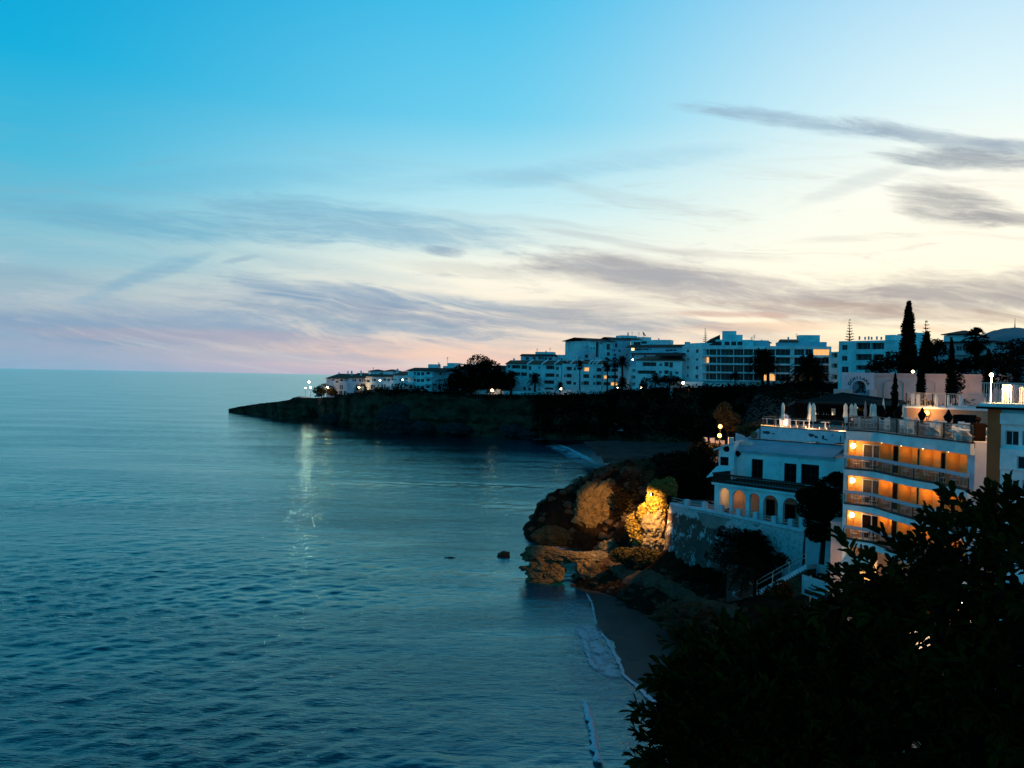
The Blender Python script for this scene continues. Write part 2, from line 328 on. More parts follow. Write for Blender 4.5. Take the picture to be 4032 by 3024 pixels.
def far_headland():
    xs = np.linspace(900, 3350, 330); prof = [-.12, 0, .04, .09, .15, .22, .3, .38, .46, .55, .63, .71, .78, .84, .9, .95, 1.0]; back = [3, 9, 20, 40, 80, 160, 320]
    V = []; 
    for X in xs:
        b = far_base(X); t = far_top(X); h = max(t.z-b.z, .3)
        for k, s in enumerate(prof):
            zz = s**.8 if s > 0 else s
            p = b.lerp(t, max(s, -.12)); p.z = b.z+h*zz if s > 0 else s*8
            a = min(1, max(.22, h/14))*(1 if 0 < s < 1 else .55)
            q = p*.09
            ledge = .5*math.sin(p.z*1.5+3*fbm(p.x*.03, p.y*.03, 0, 3))
            nf = fbm(q.x, q.y, q.z*1.6)
            amt = a*(3.4*nf+1.0*ledge+1.5*abs(fbm(p.x*.25, p.y*.25, p.z*.3, 4)))
            dn = Vector((b.x-t.x, b.y-t.y, 0)); dn = dn.normalized() if dn.length > .01 else Vector((0, -1, 0))
            p += dn*amt*(1-.6*s if s > 0 else .6) + Vector((0, 0, a*.7*fbm(p.x*.2, p.y*.2, 5)*(1 if s > 0 else 0)))
            V.append(p)
        for d in back:
            dirv = Vector((t.x, t.y, 0)).normalized()
            d2 = d*min(1, max(.04, (X-1120)/420)); p = t + dirv*d2; p.z = t.z+min(d, 90)*(.045 if X > 1500 else max(-.06, -.06+.105*(X-1250)/250 if X > 1250 else -.06))+.25*fbm(p.x*.15, p.y*.15, 2)*min(1, d/4)
            V.append(p)
    n = len(prof)+len(back); fs = [(i*n+j, (i+1)*n+j, (i+1)*n+j+1, i*n+j+1) for i in range(len(xs)-1) for j in range(n-1)]
    mb = MB(); mb.add(V, fs); o = mb.build('headland', drock, smooth=False)
    tag(o, 'dark rocky headland with cliffs and a flat built-up top', 'headland', kind='structure')
far_headland()
def ztop(X): return far_top(X).z
# far beach: one sheet from under the water up to the foot of the cliff
def strip(name, rows, m, label, cat, kind='structure', smooth=True, nz=0, sub=1):
    mb = MB(); n = len(rows[0]); V = []
    for r in rows: V += [Vector(p) for p in r]
    if nz: V = [p+Vector((0, 0, nz*fbm(p.x*.35, p.y*.35, 1))) for p in V]
    mb.add(V, [(i*n+j, i*n+j+1, (i+1)*n+j+1, (i+1)*n+j) for i in range(len(rows)-1) for j in range(n-1)])
    return tag(mb.build(name, m, smooth=smooth), label, cat, kind=kind)
fb = []
for t in np.linspace(0, 1, 24):
    Xw = 2090+t*(2440-2090); wpt = PZ(Xw, float(np.interp(Xw, [2090,2126,2211,2320,2380,2418,2440], [1729,1734,1751,1805,1839,1858,1880])), 0)
    Xt = 2100+t*(3000-2100); tp = PZ(Xt, itp(max(Xt, 2126), BT)-1, 2.2)
    out_ = wpt + Vector((-6, -6, -1.2)); fb.append([out_]+[Vector((wpt.x+(tp.x-wpt.x)*s, wpt.y+(tp.y-wpt.y)*s, 2.3*s**.7)) for s in np.linspace(0, 1.08, 14)])
strip('far_beach', fb, wetfar, 'small dark sand beach in the cove under the far cliff', 'beach', nz=.12)
# ------------------------------------------------------------------ near shore: hillside through measured points (thin-plate surface)
CP = [(2.5,134,0),(2.6,126,0),(3.6,120.5,0),(6.9,118.6,0),(9.6,117.2,.1),(4.8,126,4.6),(6.3,126.5,5.8),(11.4,128,7.7),(14.4,132,8.5),(16.6,140,8.6),(19.1,145,8.8),(23.1,140,10.1),
 (0,120,-2.5),(0,130,-2.5),(6,112,-1.5),(3,108,-2),(1,138,-2),(8,144,-1),(14,153,-.5),(22,163,-.5),(30,172,0),(20,150,8.2),(24,152,7),(14,140,7.2),(10,134,6.6),(7,131,5),
 (10,109,-.4),(13,105,.4),(15,103,1.6),(13.4,115.5,2.0),(12.6,119.5,8.3),(8.5,121.5,5.6),(15.2,117,8.7),(16.3,110,6.2),(18.2,104,7.4),(17.2,97,5.6),(17.6,93,5.6),(15.8,92,4.0),(19,112,9.5),(20,120,10.5),(22,108,10),
 (9.3,97.4,2.9),(12.2,96.3,3),(15.5,87,3),(18.6,83,3),(19.8,77.6,3),(8.9,94.6,-.2),(12,90,-.1),(15,83.2,.6),(17.5,77.6,1.3),(10.5,100.5,.4),(7.6,98,-1.5),(6,94,-2),
 (17.1,88.4,5),(19.9,84.3,4.4),(23.4,79.4,4.4),(26,76.4,6),(29,74,7.5),(22,95,9.5),(26,90,10.4),(31,85,10.4),(30,105,14),(40,100,18),(25,125,11.8),(30,120,13.5),(30,140,11),(40,150,9),(38,175,4),(24.8,112,11.2),(28,97,12),
 (40,120,19),(60,110,21),(48,92,18.6),(60,150,22),(60,80,18),(60,190,10),(48,170,6),
 (30,60,8.6),(31,50,8.6),(25,62,6),(22.5,69,4.2),(18,60,2.2),(20,50,4),(15.5,46,3),(14,40,5),(20,35,9),(10,25,9),(20,20,12),(40,40,12),(6,33,3),(12,14,15),(50,60,16),(12,52,-.4),(11,62,-.8),(12,72,-.6),(15,70,.6),(17,66,1.6),(8,40,-1),(28,30,12),(22,74,3.6)]
_a = np.array(CP, float); _x, _y, _z = _a.T/1.0
def _u(r2): return np.where(r2 > 1e-9, r2*np.log(np.maximum(r2, 1e-9)), 0)
_K = _u((_x[:, None]-_x)**2+(_y[:, None]-_y)**2)+np.eye(len(_x))*.8; _Pm = np.stack([np.ones_like(_x), _x, _y], 1); _n = len(_x)
_S = np.block([[_K, _Pm], [_Pm.T, np.zeros((3, 3))]]); _wt = np.linalg.solve(_S, np.concatenate([_z, np.zeros(3)]))
def HZ(x, y):
    x = np.asarray(x, float); y = np.asarray(y, float)
    return (_u((x[..., None]-_x)**2+(y[..., None]-_y)**2)*_wt[:_n]).sum(-1)+_wt[_n]+_wt[_n+1]*x+_wt[_n+2]*y
PATH = [(9.3,97.4),(12.2,96.3),(14,91.5),(15.7,87),(18.4,82.6),(19.8,77.6),(21.5,74)]
_pp = np.concatenate([np.stack([np.linspace(a[0], b[0], 30), np.linspace(a[1], b[1], 30)], 1) for a, b in zip(PATH, PATH[1:])])
def shore():
    gx = np.arange(-2, 62, .42); gy = np.arange(16, 192, .42); X, Y = np.meshgrid(gx, gy); Z = HZ(X, Y)
    Z[(Y < 30)] = np.minimum(Z[(Y < 30)], 25-Y[(Y < 30)]*.5-1.5)
    V = []
    for x, y, z in zip(X.ravel(), Y.ravel(), Z.ravel()):
        d = min(1, max(.12, (np.min((_pp[:, 0]-x)**2+(_pp[:, 1]-y)**2)**.5-.8)/3)) if 70 < y < 102 and x < 26 else 1
        k = d*min(1, max(.15, z*.4+.3))
        n = 1.0*fbm(x*.22, y*.22, 3, 5)+1.5*abs(fbm(x*.45, y*.45, 8, 5))+.55*abs(fbm(x*1.2, y*1.2, 4, 4))-.5
        zz = z + k*n*(1.15 if y > 86 else .5); V.append((x+k*.5*fbm(x*.4, y*.4, 11, 3), y+k*.5*fbm(x*.4, y*.4, 17, 3), zz))
    nx = len(gx); mb = MB(); mb.add(V, [(j*nx+i, j*nx+i+1, (j+1)*nx+i+1, (j+1)*nx+i) for j in range(len(gy)-1) for i in range(nx-1)])
    m = mat('shore_rock', (.030,.0145,.0075), .95, .6, .5, bump=1.0, bs=1.1, ns2=1.3, spec=.05, bd=.9)
    return tag(mb.build('rocky_shore', m), 'rough brown rock and scrub slope between the two coves', 'rocky shore', kind='structure')
shore()
SH = [(2270,2300),(2308,2334),(2338,2399),(2348,2463),(2392,2528),(2427,2587),(2457,2662),(2536,2726),(2640,2850),(2760,3024),(2900,3300)]
rows = []
for k in range(len(SH)-1):
    for s in np.linspace(0, 1, 5, endpoint=False):
        p = PZ(*(np.array(SH[k])*(1-s)+np.array(SH[k+1])*s), 0)
        rows.append([(p.x-7, p.y-2, -1.1), (p.x-2.5, p.y-1, -.35), (p.x-.8, p.y, -.08)]+[(p.x+d, p.y+d*.12, .115*d**.78) for d in (0, .6, 1.4, 2.4, 4, 6, 8, 11, 15, 20)])
strip('beach', rows, wetsand, 'dark grey sand of the near cove sloping into the water', 'beach', nz=.10)
mb = MB(); V = []
for i in range(len(_pp)):
    a = _pp[max(i-1, 0)]; b = _pp[min(i+1, len(_pp)-1)]; d = Vector((b[0]-a[0], b[1]-a[1], 0)).normalized(); nrm = Vector((-d.y, d.x, 0)); wd = .75+.25*fbm(i*.13, 0, 0)
    for s in (-.85, -.55, -.2, .2, .55, .85):
        x, y = _pp[i][0]+nrm.x*s*wd, _pp[i][1]+nrm.y*s*wd
        V.append((x, y, float(HZ(x, y))+.42+.12*fbm(x*1.2, y*1.2, 9)-(.5 if abs(s) > .7 else 0)))
mb.add(V, [(i*6+j, i*6+j+1, (i+1)*6+j+1, (i+1)*6+j) for i in range(len(_pp)-1) for j in range(5)])
tag(mb.build('path', pathm), 'stony footpath leading out to the rock arch', 'path', kind='structure')
# surf
def foam_mat():
    m = bpy.data.materials.new('foam_lace'); m.use_nodes = True; nt = m.node_tree; h = NT(nt); b = nt.nodes['Principled BSDF']
    b.inputs['Base Color'].default_value = (.55,.55,.58,1); b.inputs['Roughness'].default_value = .9
    t = nt.nodes.new('ShaderNodeTexCoord').outputs['Object']; at = nt.nodes.new('ShaderNodeAttribute'); at.attribute_name = 'foam'
    n = h.noise(t, 2.6, 8, .72, .8); f = h.ss(h.m('ADD', h.m('MULTIPLY', n, 1.6), h.m('SUBTRACT', at.outputs['Fac'], 1.0)), 0, .75)
    h.put(b.inputs['Alpha'], f); return m
foamM = foam_mat()
def foam(name, cols, label, lift=.06, rag=.3):        # cols: list of (px pts line A, px pts line B); strength across
    A, B, st = cols; n = 60; k = 9; V = []; W = []
    la = np.array(A, float); lb = np.array(B, float)
    for i in range(n):
        s = i/(n-1); ia = s*(len(la)-1); ja = min(int(ia), len(la)-2); pa = la[ja]+(la[ja+1]-la[ja])*(ia-ja)
        ib = s*(len(lb)-1); jb = min(int(ib), len(lb)-2); pb = lb[jb]+(lb[jb+1]-lb[jb])*(ib-jb)
        a = PZ(*pa, 0); b = PZ(*pb, 0); a.x += rag*fbm(i*.25, 1, len(A)); b.x += rag*fbm(i*.3, 7, len(A))
        for j in range(k):
            t = j/(k-1); p = a.lerp(b, t); p.z = .07+lift*math.sin(math.pi*t); V.append(p)
            e = math.sin(math.pi*min(1, t*1.0))**.5 if 0 < t < 1 else 0
            W.append(e*st*(.75+.5*fbm(i*.2, j*.3, 3))*min(1, s*8, (1-s)*8))
    mb = MB(); mb.add(V, [(i*k+j, i*k+j+1, (i+1)*k+j+1, (i+1)*k+j) for i in range(n-1) for j in range(k-1)])
    o = mb.build(name, foamM, smooth=True); at = o.data.attributes.new('foam', 'FLOAT', 'POINT'); at.data.foreach_set('value', W)
    tag(o, label, 'surf', kind='stuff')
foam('breaking_wave', ([(2290,2760),(2300,2820),(2318,2880),(2326,2940),(2340,3030)], [(2304,2760),(2340,2830),(2352,2890),(2358,2950),(2385,3030)], 2.1), 'white crest of a small wave breaking along the near cove', .28)
foam('surf_foam', ([(2258,2440),(2290,2530),(2310,2600),(2350,2690)], [(2360,2445),(2400,2540),(2436,2612),(2490,2690)], 1.0), 'lacy foam sliding up the dark sand of the near cove', .02)
foam('surf_foam', ([(2250,2460),(2285,2520),(2305,2580),(2325,2640)], [(2330,2470),(2325,2540),(2335,2600),(2380,2660)], 1.25), 'thicker patch of foam where the wave folds near the sand', .04)
foam('foam_line', ([(2300,2328),(2326,2380),(2336,2430),(2342,2470)], [(2310,2326),(2338,2380),(2346,2430),(2354,2470)], 1.2), 'thin foam line at the edge of the sand below the rock arch', .01, .1)
foam('surf_foam', ([(2140,1737),(2240,1772),(2300,1812),(2360,1846)], [(2180,1737),(2262,1768),(2330,1806),(2400,1842)], 1.7), 'pale surf along the water edge of the far cove', .04, 1.0)
foam('foam_line', ([(2344,2470),(2384,2528),(2418,2587),(2448,2662),(2524,2730),(2600,2810)], [(2358,2470),(2402,2528),(2438,2587),(2466,2660),(2546,2726),(2630,2806)], 1.5), 'thin foam line where the wash stops on the near beach', .01, .2)
foam('wave_wash', ([(2175,2330),(2180,2430),(2190,2560),(2230,2700),(2270,2830)], [(2330,2335),(2352,2430),(2400,2560),(2470,2700),(2600,2830)], .55), 'pale wash of spent waves spread along the near cove', .02)
foam('wave_wash', ([(2120,1742),(2200,1790),(2260,1826),(2330,1864)], [(2200,1742),(2290,1776),(2352,1812),(2425,1850)], .75), 'pale broken water along the far cove beach', .04, 1.5)
foam('foam_patch', ([(2150,2150),(2180,2158),(2200,2165)], [(2185,2146),(2215,2154),(2240,2168)], .9), 'foam between the mossy boulder and the rock arch', .02)
# ------------------------------------------------------------------ hills behind the town
prof = [(3300,1420),(3560,1380),(3700,1352),(3800,1335),(3860,1318),(3889,1309),(3930,1298),(3960,1292),(3995,1289),(4020,1291),(4060,1296),(4150,1320),(4300,1350),(4600,1420)]
hv = []
for X, Y in [(x, itp(x, prof)) for x in np.linspace(3300, 4600, 90)]:
    t = P(X, Y, 3600); hv.append([Vector((t.x*.86, 3000, 10)), Vector((t.x*.9, 3150, t.z*.35+8*fbm(t.x*.01, 1, 0))), Vector((t.x*.95, 3380, t.z*.75+12*fbm(t.x*.012, 3, 0))), t+Vector((0, 0, 5*fbm(t.x*.02, 0, 0))), Vector((t.x*1.15, 4300, 20))])
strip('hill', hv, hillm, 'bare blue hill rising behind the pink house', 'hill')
t = P(3996, 1289, 3600)
mb = MB(); mb.tube([t+Vector((0, 0, -6)), t+Vector((0, 0, 14)), t+Vector((0, 0, 42))], [3.2, 1.6, .5], 6); tag(mb.build('radio_mast', dframe), 'thin radio mast on top of the blue hill', 'mast')
# ------------------------------------------------------------------ boulders
def boulder(label, c, r, sc, m, nz=.28, seed=1, nu=72, nv=46, extra=()):
    mb = MB(); mb.ball(c, r, nu, nv, sc, nz, 1.3, seed)
    for (cc, rr, ss) in extra: seed += 1; mb.ball(cc, rr, nu, nv, ss, nz, 1.4, seed)
    return tag(mb.build('boulder', m), label, 'boulder')
boulder('mossy rounded boulder at the water below the rocky point', P(2178,2112,119.5), 2.5, (1.25,.9,.62), mat('mossy_rock', (.075,.045,.016), .95, .5, 1.2, bump=1.0, bs=3, ns2=3), .2, 3)
boulder('small dark rock standing alone in the sea', PZ(1985,2188,.1), .72, (1.3,.9,.85), drock, .3, 5)
boulder('low wet rock just breaking the sea surface', PZ(1772,2200,-.12), .5, (1.7,.8,.5), drock, .3, 6)
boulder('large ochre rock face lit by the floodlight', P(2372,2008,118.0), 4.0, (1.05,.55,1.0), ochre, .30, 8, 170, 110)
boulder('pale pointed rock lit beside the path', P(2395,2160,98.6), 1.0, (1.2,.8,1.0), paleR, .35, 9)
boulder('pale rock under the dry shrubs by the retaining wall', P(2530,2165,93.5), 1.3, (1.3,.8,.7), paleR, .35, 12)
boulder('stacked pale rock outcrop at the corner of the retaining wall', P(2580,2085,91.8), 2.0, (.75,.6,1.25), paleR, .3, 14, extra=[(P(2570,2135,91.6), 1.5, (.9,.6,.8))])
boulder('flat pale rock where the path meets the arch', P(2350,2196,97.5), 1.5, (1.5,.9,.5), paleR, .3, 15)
for i, (X, Y, d, r, s) in enumerate([(1465,1645,378,5.2,(1.3,1,.7)), (1575,1660,352,7.6,(1.3,1,1.0)), (1660,1688,345,4.5,(1.3,1,.7)), (1315,1652,402,4.5,(1.5,1,.7)), (1790,1690,338,4.5,(1.6,1,.6)), (2020,1700,325,4,(1.5,1,.7)), (2085,1712,322,3.2,(1.5,1,.7))]):
    lab = ['low grey boulder at the foot of the headland, beside the amber lamp reflection', 'biggest domed boulder at the foot of the headland', 'boulder next to the domed one at the headland waterline', 'broad dark rock under the street lamps of the point', 'flat rock midway along the headland waterline', 'low rock near the far cove end of the headland', 'last small rock before the far cove beach'][i]
    o = boulder(lab, P(X, Y, d), r, s, mat('grey_rock', (.026,.022,.022), .95, .4, .2, bump=.8, bs=.8) if i == 0 else MATS['grey_rock'], .24, 20+i); o['group'] = 'boulders below the headland'
# arch rock
mb = MB()
for (X, Y, d, r, s, sd) in [(2118,2186,99.2,1.75,(1.15,.9,.62),31),(2160,2182,98.8,1.5,(1.2,.9,.7),32),(2130,2246,98.4,1.8,(1.15,.8,.85),33),(2182,2250,98.0,1.35,(1.0,.8,1.0),34),(2085,2238,98.4,.8,(1.6,.6,.45),35),(2210,2190,98.2,1.25,(1.4,.9,.65),36),(2250,2190,97.8,1.15,(1.5,1,.55),37),(2290,2196,97.4,1.2,(1.4,1,.6),38),(2302,2250,96.8,1.3,(.9,.8,1.3),39),(2140,2284,98.2,1.5,(1.5,.9,.4),40),(2335,2262,96.2,1.5,(1.1,.9,1.1),41)]:
    mb.ball(P(X, Y, d), r, 84, 54, s, .28, 1.5, sd)
tag(mb.build('rock_arch', mat('arch_rock_stone', (.15,.088,.042), .95, .4, 1.0, bump=1.0, bs=2.6, ns2=2.2)), 'craggy natural rock arch standing in the sea at the end of the path', 'rock arch')
mb = MB(); mb.ball(P(2715,2440,76), 2.8, 90, 60, (1.15,.95,.55), .42, 2.6, 51)
tag(mb.build('rubble_mound', grav), 'rounded mound of brown gravel and stones at the top of the near beach', 'rubble mound', kind='structure')
# loose rocks along the near shore, nobody could count them
mb = MB(); rr_ = random.Random(4)
for k in range(520):
    t_ = rr_.random()
    if k < 260: x, y = rr_.uniform(3.5, 19), rr_.uniform(98, 128)
    elif k < 420: j_ = rr_.randrange(len(_pp)); x, y = _pp[j_][0]+rr_.uniform(-3.2, 1.6), _pp[j_][1]+rr_.uniform(-2.5, 1.5)
    else: x, y = rr_.uniform(14, 20), rr_.uniform(66, 84)
    z = float(HZ(x, y))
    if z < -.6: continue
    r = rr_.uniform(.12, .55)*(1.5 if k < 260 else .8); mb.ball((x, y, z+r*.35), r, 9, 6, (rr_.uniform(.8,1.5), rr_.uniform(.7,1.2), rr_.uniform(.5,.9)), .45, 1.6, k)
tag(mb.build('loose_rocks', rock), 'jumble of loose brown rocks along the near shore and path', 'rocks', kind='stuff')
# ------------------------------------------------------------------ plants
def shrub(label, X, Y, d, R, n, size, m, name='shrub', group=None, lumps=4, cat='shrub', lift=0):
    c = P(X, Y, d); mb = MB(); R = Vector(R if isinstance(R, tuple) else (R, R, R*.8))
    for k in range(lumps):
        o = Vector((random.uniform(-.6, .6)*R.x, random.uniform(-.6, .6)*R.y, random.uniform(-.35, .55)*R.z))
        mb.leaves(c+o, R*.62, n//lumps, size, shell=.5)
    mb.leaves(c, R*.75, n//4, size, shell=.2)
    t = thing(name, label, cat, c-Vector((0, 0, R.z)), group); mb.build('foliage', m, t)
    s = MB(); s.tube([c-Vector((0, 0, R.z*1.3+lift)), c-Vector((.1, 0, R.z*.3)), c+Vector((.1, 0, R.z*.3))], [R.x*.07+.03, R.x*.05+.02, .02], 6); s.build('stem', bark, t)
    return t
def tree(label, X, Y, d, base, clumps, n, size, m, name='tree', cat='tree', group=None, tr=.25):
    c = P(X, Y, d); b = Vector((c.x, c.y, base)); t = thing(name, label, cat, b, group); mb = MB()
    for (x, y, z, r) in clumps: mb.leaves(c+Vector((x, y, z)), (r, r, r*.8), n//len(clumps), size, shell=.45)
    mb.build('crown', m, t); s = MB(); s.tube([b-Vector((0, 0, .5)), b.lerp(c, .5)+Vector((.2, 0, 0)), c+Vector((0, 0, .5))], [tr*1.3, tr, tr*.5], 8)
    for (x, y, z, r) in clumps[:6]: s.tube([b.lerp(c, .7), c+Vector((x*.5, y*.5, z*.4)), c+Vector((x, y, z))], [tr*.5, tr*.3, tr*.08], 5)
    s.build('trunk', bark, t); return t
def cyp(label, X, Yt, Yb, d, wpx, m=leafD, n=900, name='cypress', group=None, taper=.75):
    a = P(X, Yt, d); b = P(X, Yb, d); h = a.z-b.z; r = wpx/2*d/F; t = thing(name, label, 'cypress', b, group); mb = MB()
    for k in range(14):
        s = (k+.5)/14; rr = r*(min(1, (1-s)*2.4)**.7)*(1-.25*s)*random.uniform(.82, 1.12); rr *= min(1, .75+s*2); mb.leaves(b+Vector((0, 0, h*s)), (rr*.75, rr*.75, h/15), n//9, max(.2, r*.5), shell=.1, drop=-.6)
        mb.leaves(b+Vector((random.uniform(-.12, .12)*r, 0, h*s)), (rr, rr, h/13), n//14, max(.16, r*.34), shell=.5, drop=-.6)
    mb.leaves(b+Vector((0, 0, h*.98)), (r*.1, r*.1, h*.06), 14, r*.25, drop=-1)
    mb.build('foliage', m, t); s_ = MB(); s_.tube([b-Vector((0, 0, 1)), b+Vector((0, 0, h*.5)), b+Vector((0, 0, h*.97))], [r*.16, r*.12, .03], 6); s_.build('trunk', bark, t); return t
def norfolk(label, X, Yt, Yb, d, wpx, group=None, m=leafD):
    a = P(X, Yt, d); b = P(X, Yb, d); h = a.z-b.z; r = wpx/2*d/F; t = thing('norfolk_pine', label, 'pine tree', b, group); mb = MB()
    for k in range(13):
        s = .08+.9*k/13; L = r*(1-s)**.8+.12*r
        for q in range(7):
            an = q*2*math.pi/7+k*.5
            for u in np.linspace(.2, 1, 5):
                mb.leaves(b+Vector((math.cos(an)*L*u, math.sin(an)*L*u, h*s+L*.28*u*u)), (L*.13, L*.13, L*.09), 7, L*.2+.05, shell=0)
    mb.leaves(b+Vector((0, 0, h*.985)), (r*.12, r*.12, h*.02), 20, r*.16)
    mb.build('branches', m, t); s_ = MB(); s_.tube([b-Vector((0, 0, 1)), b+Vector((0, 0, h*.6)), a], [r*.09+.05, r*.06+.04, .04], 6); s_.build('trunk', bark, t); return t
def palm(label, X, Yc, Yb, d, Rpx, group='palms along the promenade', nf=26, fan=False, skirt=0, droop=1.0, name='palm_tree', m=leafD, tw=.2):
    c = P(X, Yc, d); b = P(X, Yb, d); R = Rpx*d/F; t = thing(name, label, 'palm', b, group); mb = MB()
    for k in range(nf):
        an = k*2.39996; e = math.radians(78-108*(k/nf)**.9) if not fan else math.radians(random.uniform(-75, 85))
        dv = Vector((math.cos(an)*math.cos(e), math.sin(an)*math.cos(e), math.sin(e))); side = Vector((-math.sin(an), math.cos(an), 0)); pts = []
        for s in np.linspace(0, 1, 8): pts.append(c+dv*R*s*random.uniform(.97, 1.03)+Vector((0, 0, -R*.42*s*s*droop*(.3+math.cos(e)))))
        if fan:
            hub = pts[4]
            for q in range(9):
                a2 = (q-4)*.33; vv = (dv*math.cos(a2)+side*math.sin(a2)); tip = hub+vv*R*.55+Vector((0, 0, -R*.18)); w2 = side*.06*R
                mb.add([hub-w2*.2, hub+vv*R*.3-w2, tip, hub+vv*R*.3+w2], [(0, 1, 2, 3)])
            mb.bar(c, hub, .015*R, .015*R)
        else:
            for i in range(7):
                mb.bar(pts[i], pts[i+1], .018*R, .012*R)
                for u in (0, .33, .66):
                    p = pts[i].lerp(pts[i+1], u); L = R*.30*(1-(abs((i+u)/7-.45)*1.25)**2)
                    if L > .02:
                        for sgn in (-1, 1):
                            tip = p+side*sgn*L+dv*L*.55+Vector((0, 0, -L*.5)); ww = (pts[i+1]-pts[i]).normalized()*R*.02
                            mb.add([p-ww, tip, p+ww], [(0, 1, 2)])
    if skirt: mb.leaves(c-Vector((0, 0, R*.75)), (R*.4, R*.4, R*.75*skirt), int(260*skirt), R*.3, drop=1.2)
    mb.build('fronds', m, t); s = MB(); s.tube([b-Vector((0, 0, 1)), b.lerp(c, .5)+Vector((random.uniform(-.1, .1), 0, 0)), c], [tw*1.25, tw, tw*.95], 8); s.build('trunk', bark, t); return t
# ------------------------------------------------------------------ facades measured in the photograph
class Fac:
    def __init__(s, A, B, z0, z1):
        s.A = Vector((A[0], A[1], 0)); B = Vector((B[0], B[1], 0)); s.L = (B-s.A).length; s.u = (B-s.A).normalized(); s.n = Vector((s.u.y, -s.u.x, 0)); s.z0 = z0; s.z1 = z1   # n looks to the camera side
    def at(s, u, z, out=0): return s.A+s.u*u+s.n*out+Vector((0, 0, z))
    def uv(s, X, Y, out=0):
        r = ray(X, Y); a = s.A+s.n*out; k = (a-CAM).dot(s.n)/r.dot(s.n); p = CAM+r*k; return (p-a).dot(s.u), p.z
    def box(s, mb, u0, u1, z0, z1, o0, o1):    # o = distance out of the wall
        return mb.prism([s.at(u0, z0, o1), s.at(u1, z0, o1), s.at(u1, z0, o0), s.at(u0, z0, o0)], [s.at(u0, z1, o1), s.at(u1, z1, o1), s.at(u1, z1, o0), s.at(u0, z1, o0)])
    def wall(s, mb, ops, D, rev=.22, u0=0, u1=None, z0=None, z1=None, back=True):
        u1 = s.L if u1 is None else u1; z0 = s.z0 if z0 is None else z0; z1 = s.z1 if z1 is None else z1
        us = sorted({u0, u1, *[min(max(o[k], u0), u1) for o in ops for k in (0, 2)]}); zs = sorted({z0, z1, *[min(max(o[k], z0), z1) for o in ops for k in (1, 3)]})
        for a, b in zip(us, us[1:]):
            for c, d in zip(zs, zs[1:]):
                mu, mz = (a+b)/2, (c+d)/2
                if not any(o[0] < mu < o[2] and o[1] < mz < o[3] for o in ops): mb.quad(s.at(a, c), s.at(b, c), s.at(b, d), s.at(a, d))
        for o in ops:
            a, c, b, d = o[:4]; r = -(o[4] if len(o) > 4 else rev)
            for (p, q) in (((a, c), (b, c)), ((b, c), (b, d)), ((b, d), (a, d)), ((a, d), (a, c))):
                mb.quad(s.at(*p), s.at(*q), s.at(*q, r), s.at(*p, r))
        if back:
            mb.quad(s.at(u0, z0), s.at(u0, z1), s.at(u0, z1, -D), s.at(u0, z0, -D)); mb.quad(s.at(u1, z0), s.at(u1, z0, -D), s.at(u1, z1, -D), s.at(u1, z1))
            mb.quad(s.at(u0, z1), s.at(u1, z1), s.at(u1, z1, -D), s.at(u0, z1, -D)); mb.quad(s.at(u0, z0, -D), s.at(u1, z0, -D), s.at(u1, z1, -D), s.at(u0, z1, -D))
        return mb
    def window(s, o, parent, rev=.22, pane=None, fm=None, name='window', mull=1, fw=.06, bars_=0):
        a, c, b, d = o[:4]; mb = MB(); e = .003; r = -rev
        s.box(mb, a+e, b-e, c+e, c+fw, r, r+.06); s.box(mb, a+e, b-e, d-fw, d-e, r, r+.06); s.box(mb, a+e, a+fw, c+fw, d-fw, r, r+.06); s.box(mb, b-fw, b-e, c+fw, d-fw, r, r+.06)
        for k in range(mull):
            x = a+(b-a)*(k+1)/(mull+1); s.box(mb, x-fw*.4, x+fw*.4, c+fw, d-fw, r, r+.05)
        for k in range(bars_):
            x = a+(b-a)*(k+.5)/bars_; s.box(mb, x-.012, x+.012, c, d, -.06, -.03)
        if bars_: s.box(mb, a, b, (c+d)/2-.02, (c+d)/2+.02, -.065, -.035)
        f = mb.build(name, fm or frame, parent); p = MB(); p.quad(s.at(a, c, r+.012), s.at(b, c, r+.012), s.at(b, d, r+.012), s.at(a, d, r+.012)); p.build('pane', pane or glass, f); return f
def px_fac(XA, dA, XB, dB, z0, z1):
    a = P(XA, 1490, dA); b = P(XB, 1490, dB); return Fac((a.x, a.y), (b.x, b.y), z0, z1)
def zat(X, Y, d): return P(X, Y, d).z
def house(label, XA, dA, XB, dB, Ytop, Ybot, D, wins, wm=white, name='apartment_building', cat='building', group=None, ext=3, bal=True):
    Xm, dm = (XA+XB)/2, (dA+dB)/2; f = px_fac(XA, dA, XB, dB, zat(Xm, Ybot, dm)-ext, zat(Xm, Ytop, dm)); c = f.at(f.L/2, f.z0, -D/2)
    t = thing(name, label, cat, c, group); ops = []; ks = []
    for wv in wins:
        X0, Y0, X1, Y1, k = wv; a, zt = f.uv(X0, Y0); b, zb = f.uv(X1, Y1); a, b = max(a, .15), min(b, f.L-.15)
        if b-a < .2 or zt-zb < .2: continue
        dep = 1.3 if k in 'dD' else .25; ops.append((a, zb, b, min(zt, f.z1-.2), dep)); ks.append(k)
    mb = MB(); f.wall(mb, ops, D); mb.build('wall', wm, t)
    for o, k in zip(ops, ks):
        if k in 'dD':
            p = f.window(o, t, 1.3, litM if k == 'D' else (curtain if random.random() < .3 else glass), name='balcony_door', mull=max(1, int((o[2]-o[0])/1.6)))
            if not bal: continue
            q = MB(); f.box(q, o[0]+.02, o[2]-.02, o[1]+.003, o[1]+min(.6, (o[3]-o[1])*.24), -.14, -.02); q.build('balustrade', wm, t)
        else: f.window(o, t, .25, litM if k == 'l' else (litB if k == 'L' else (curtain if random.random() < .25 else glass)), mull=1 if o[2]-o[0] > .7 else 0)
    return t, f
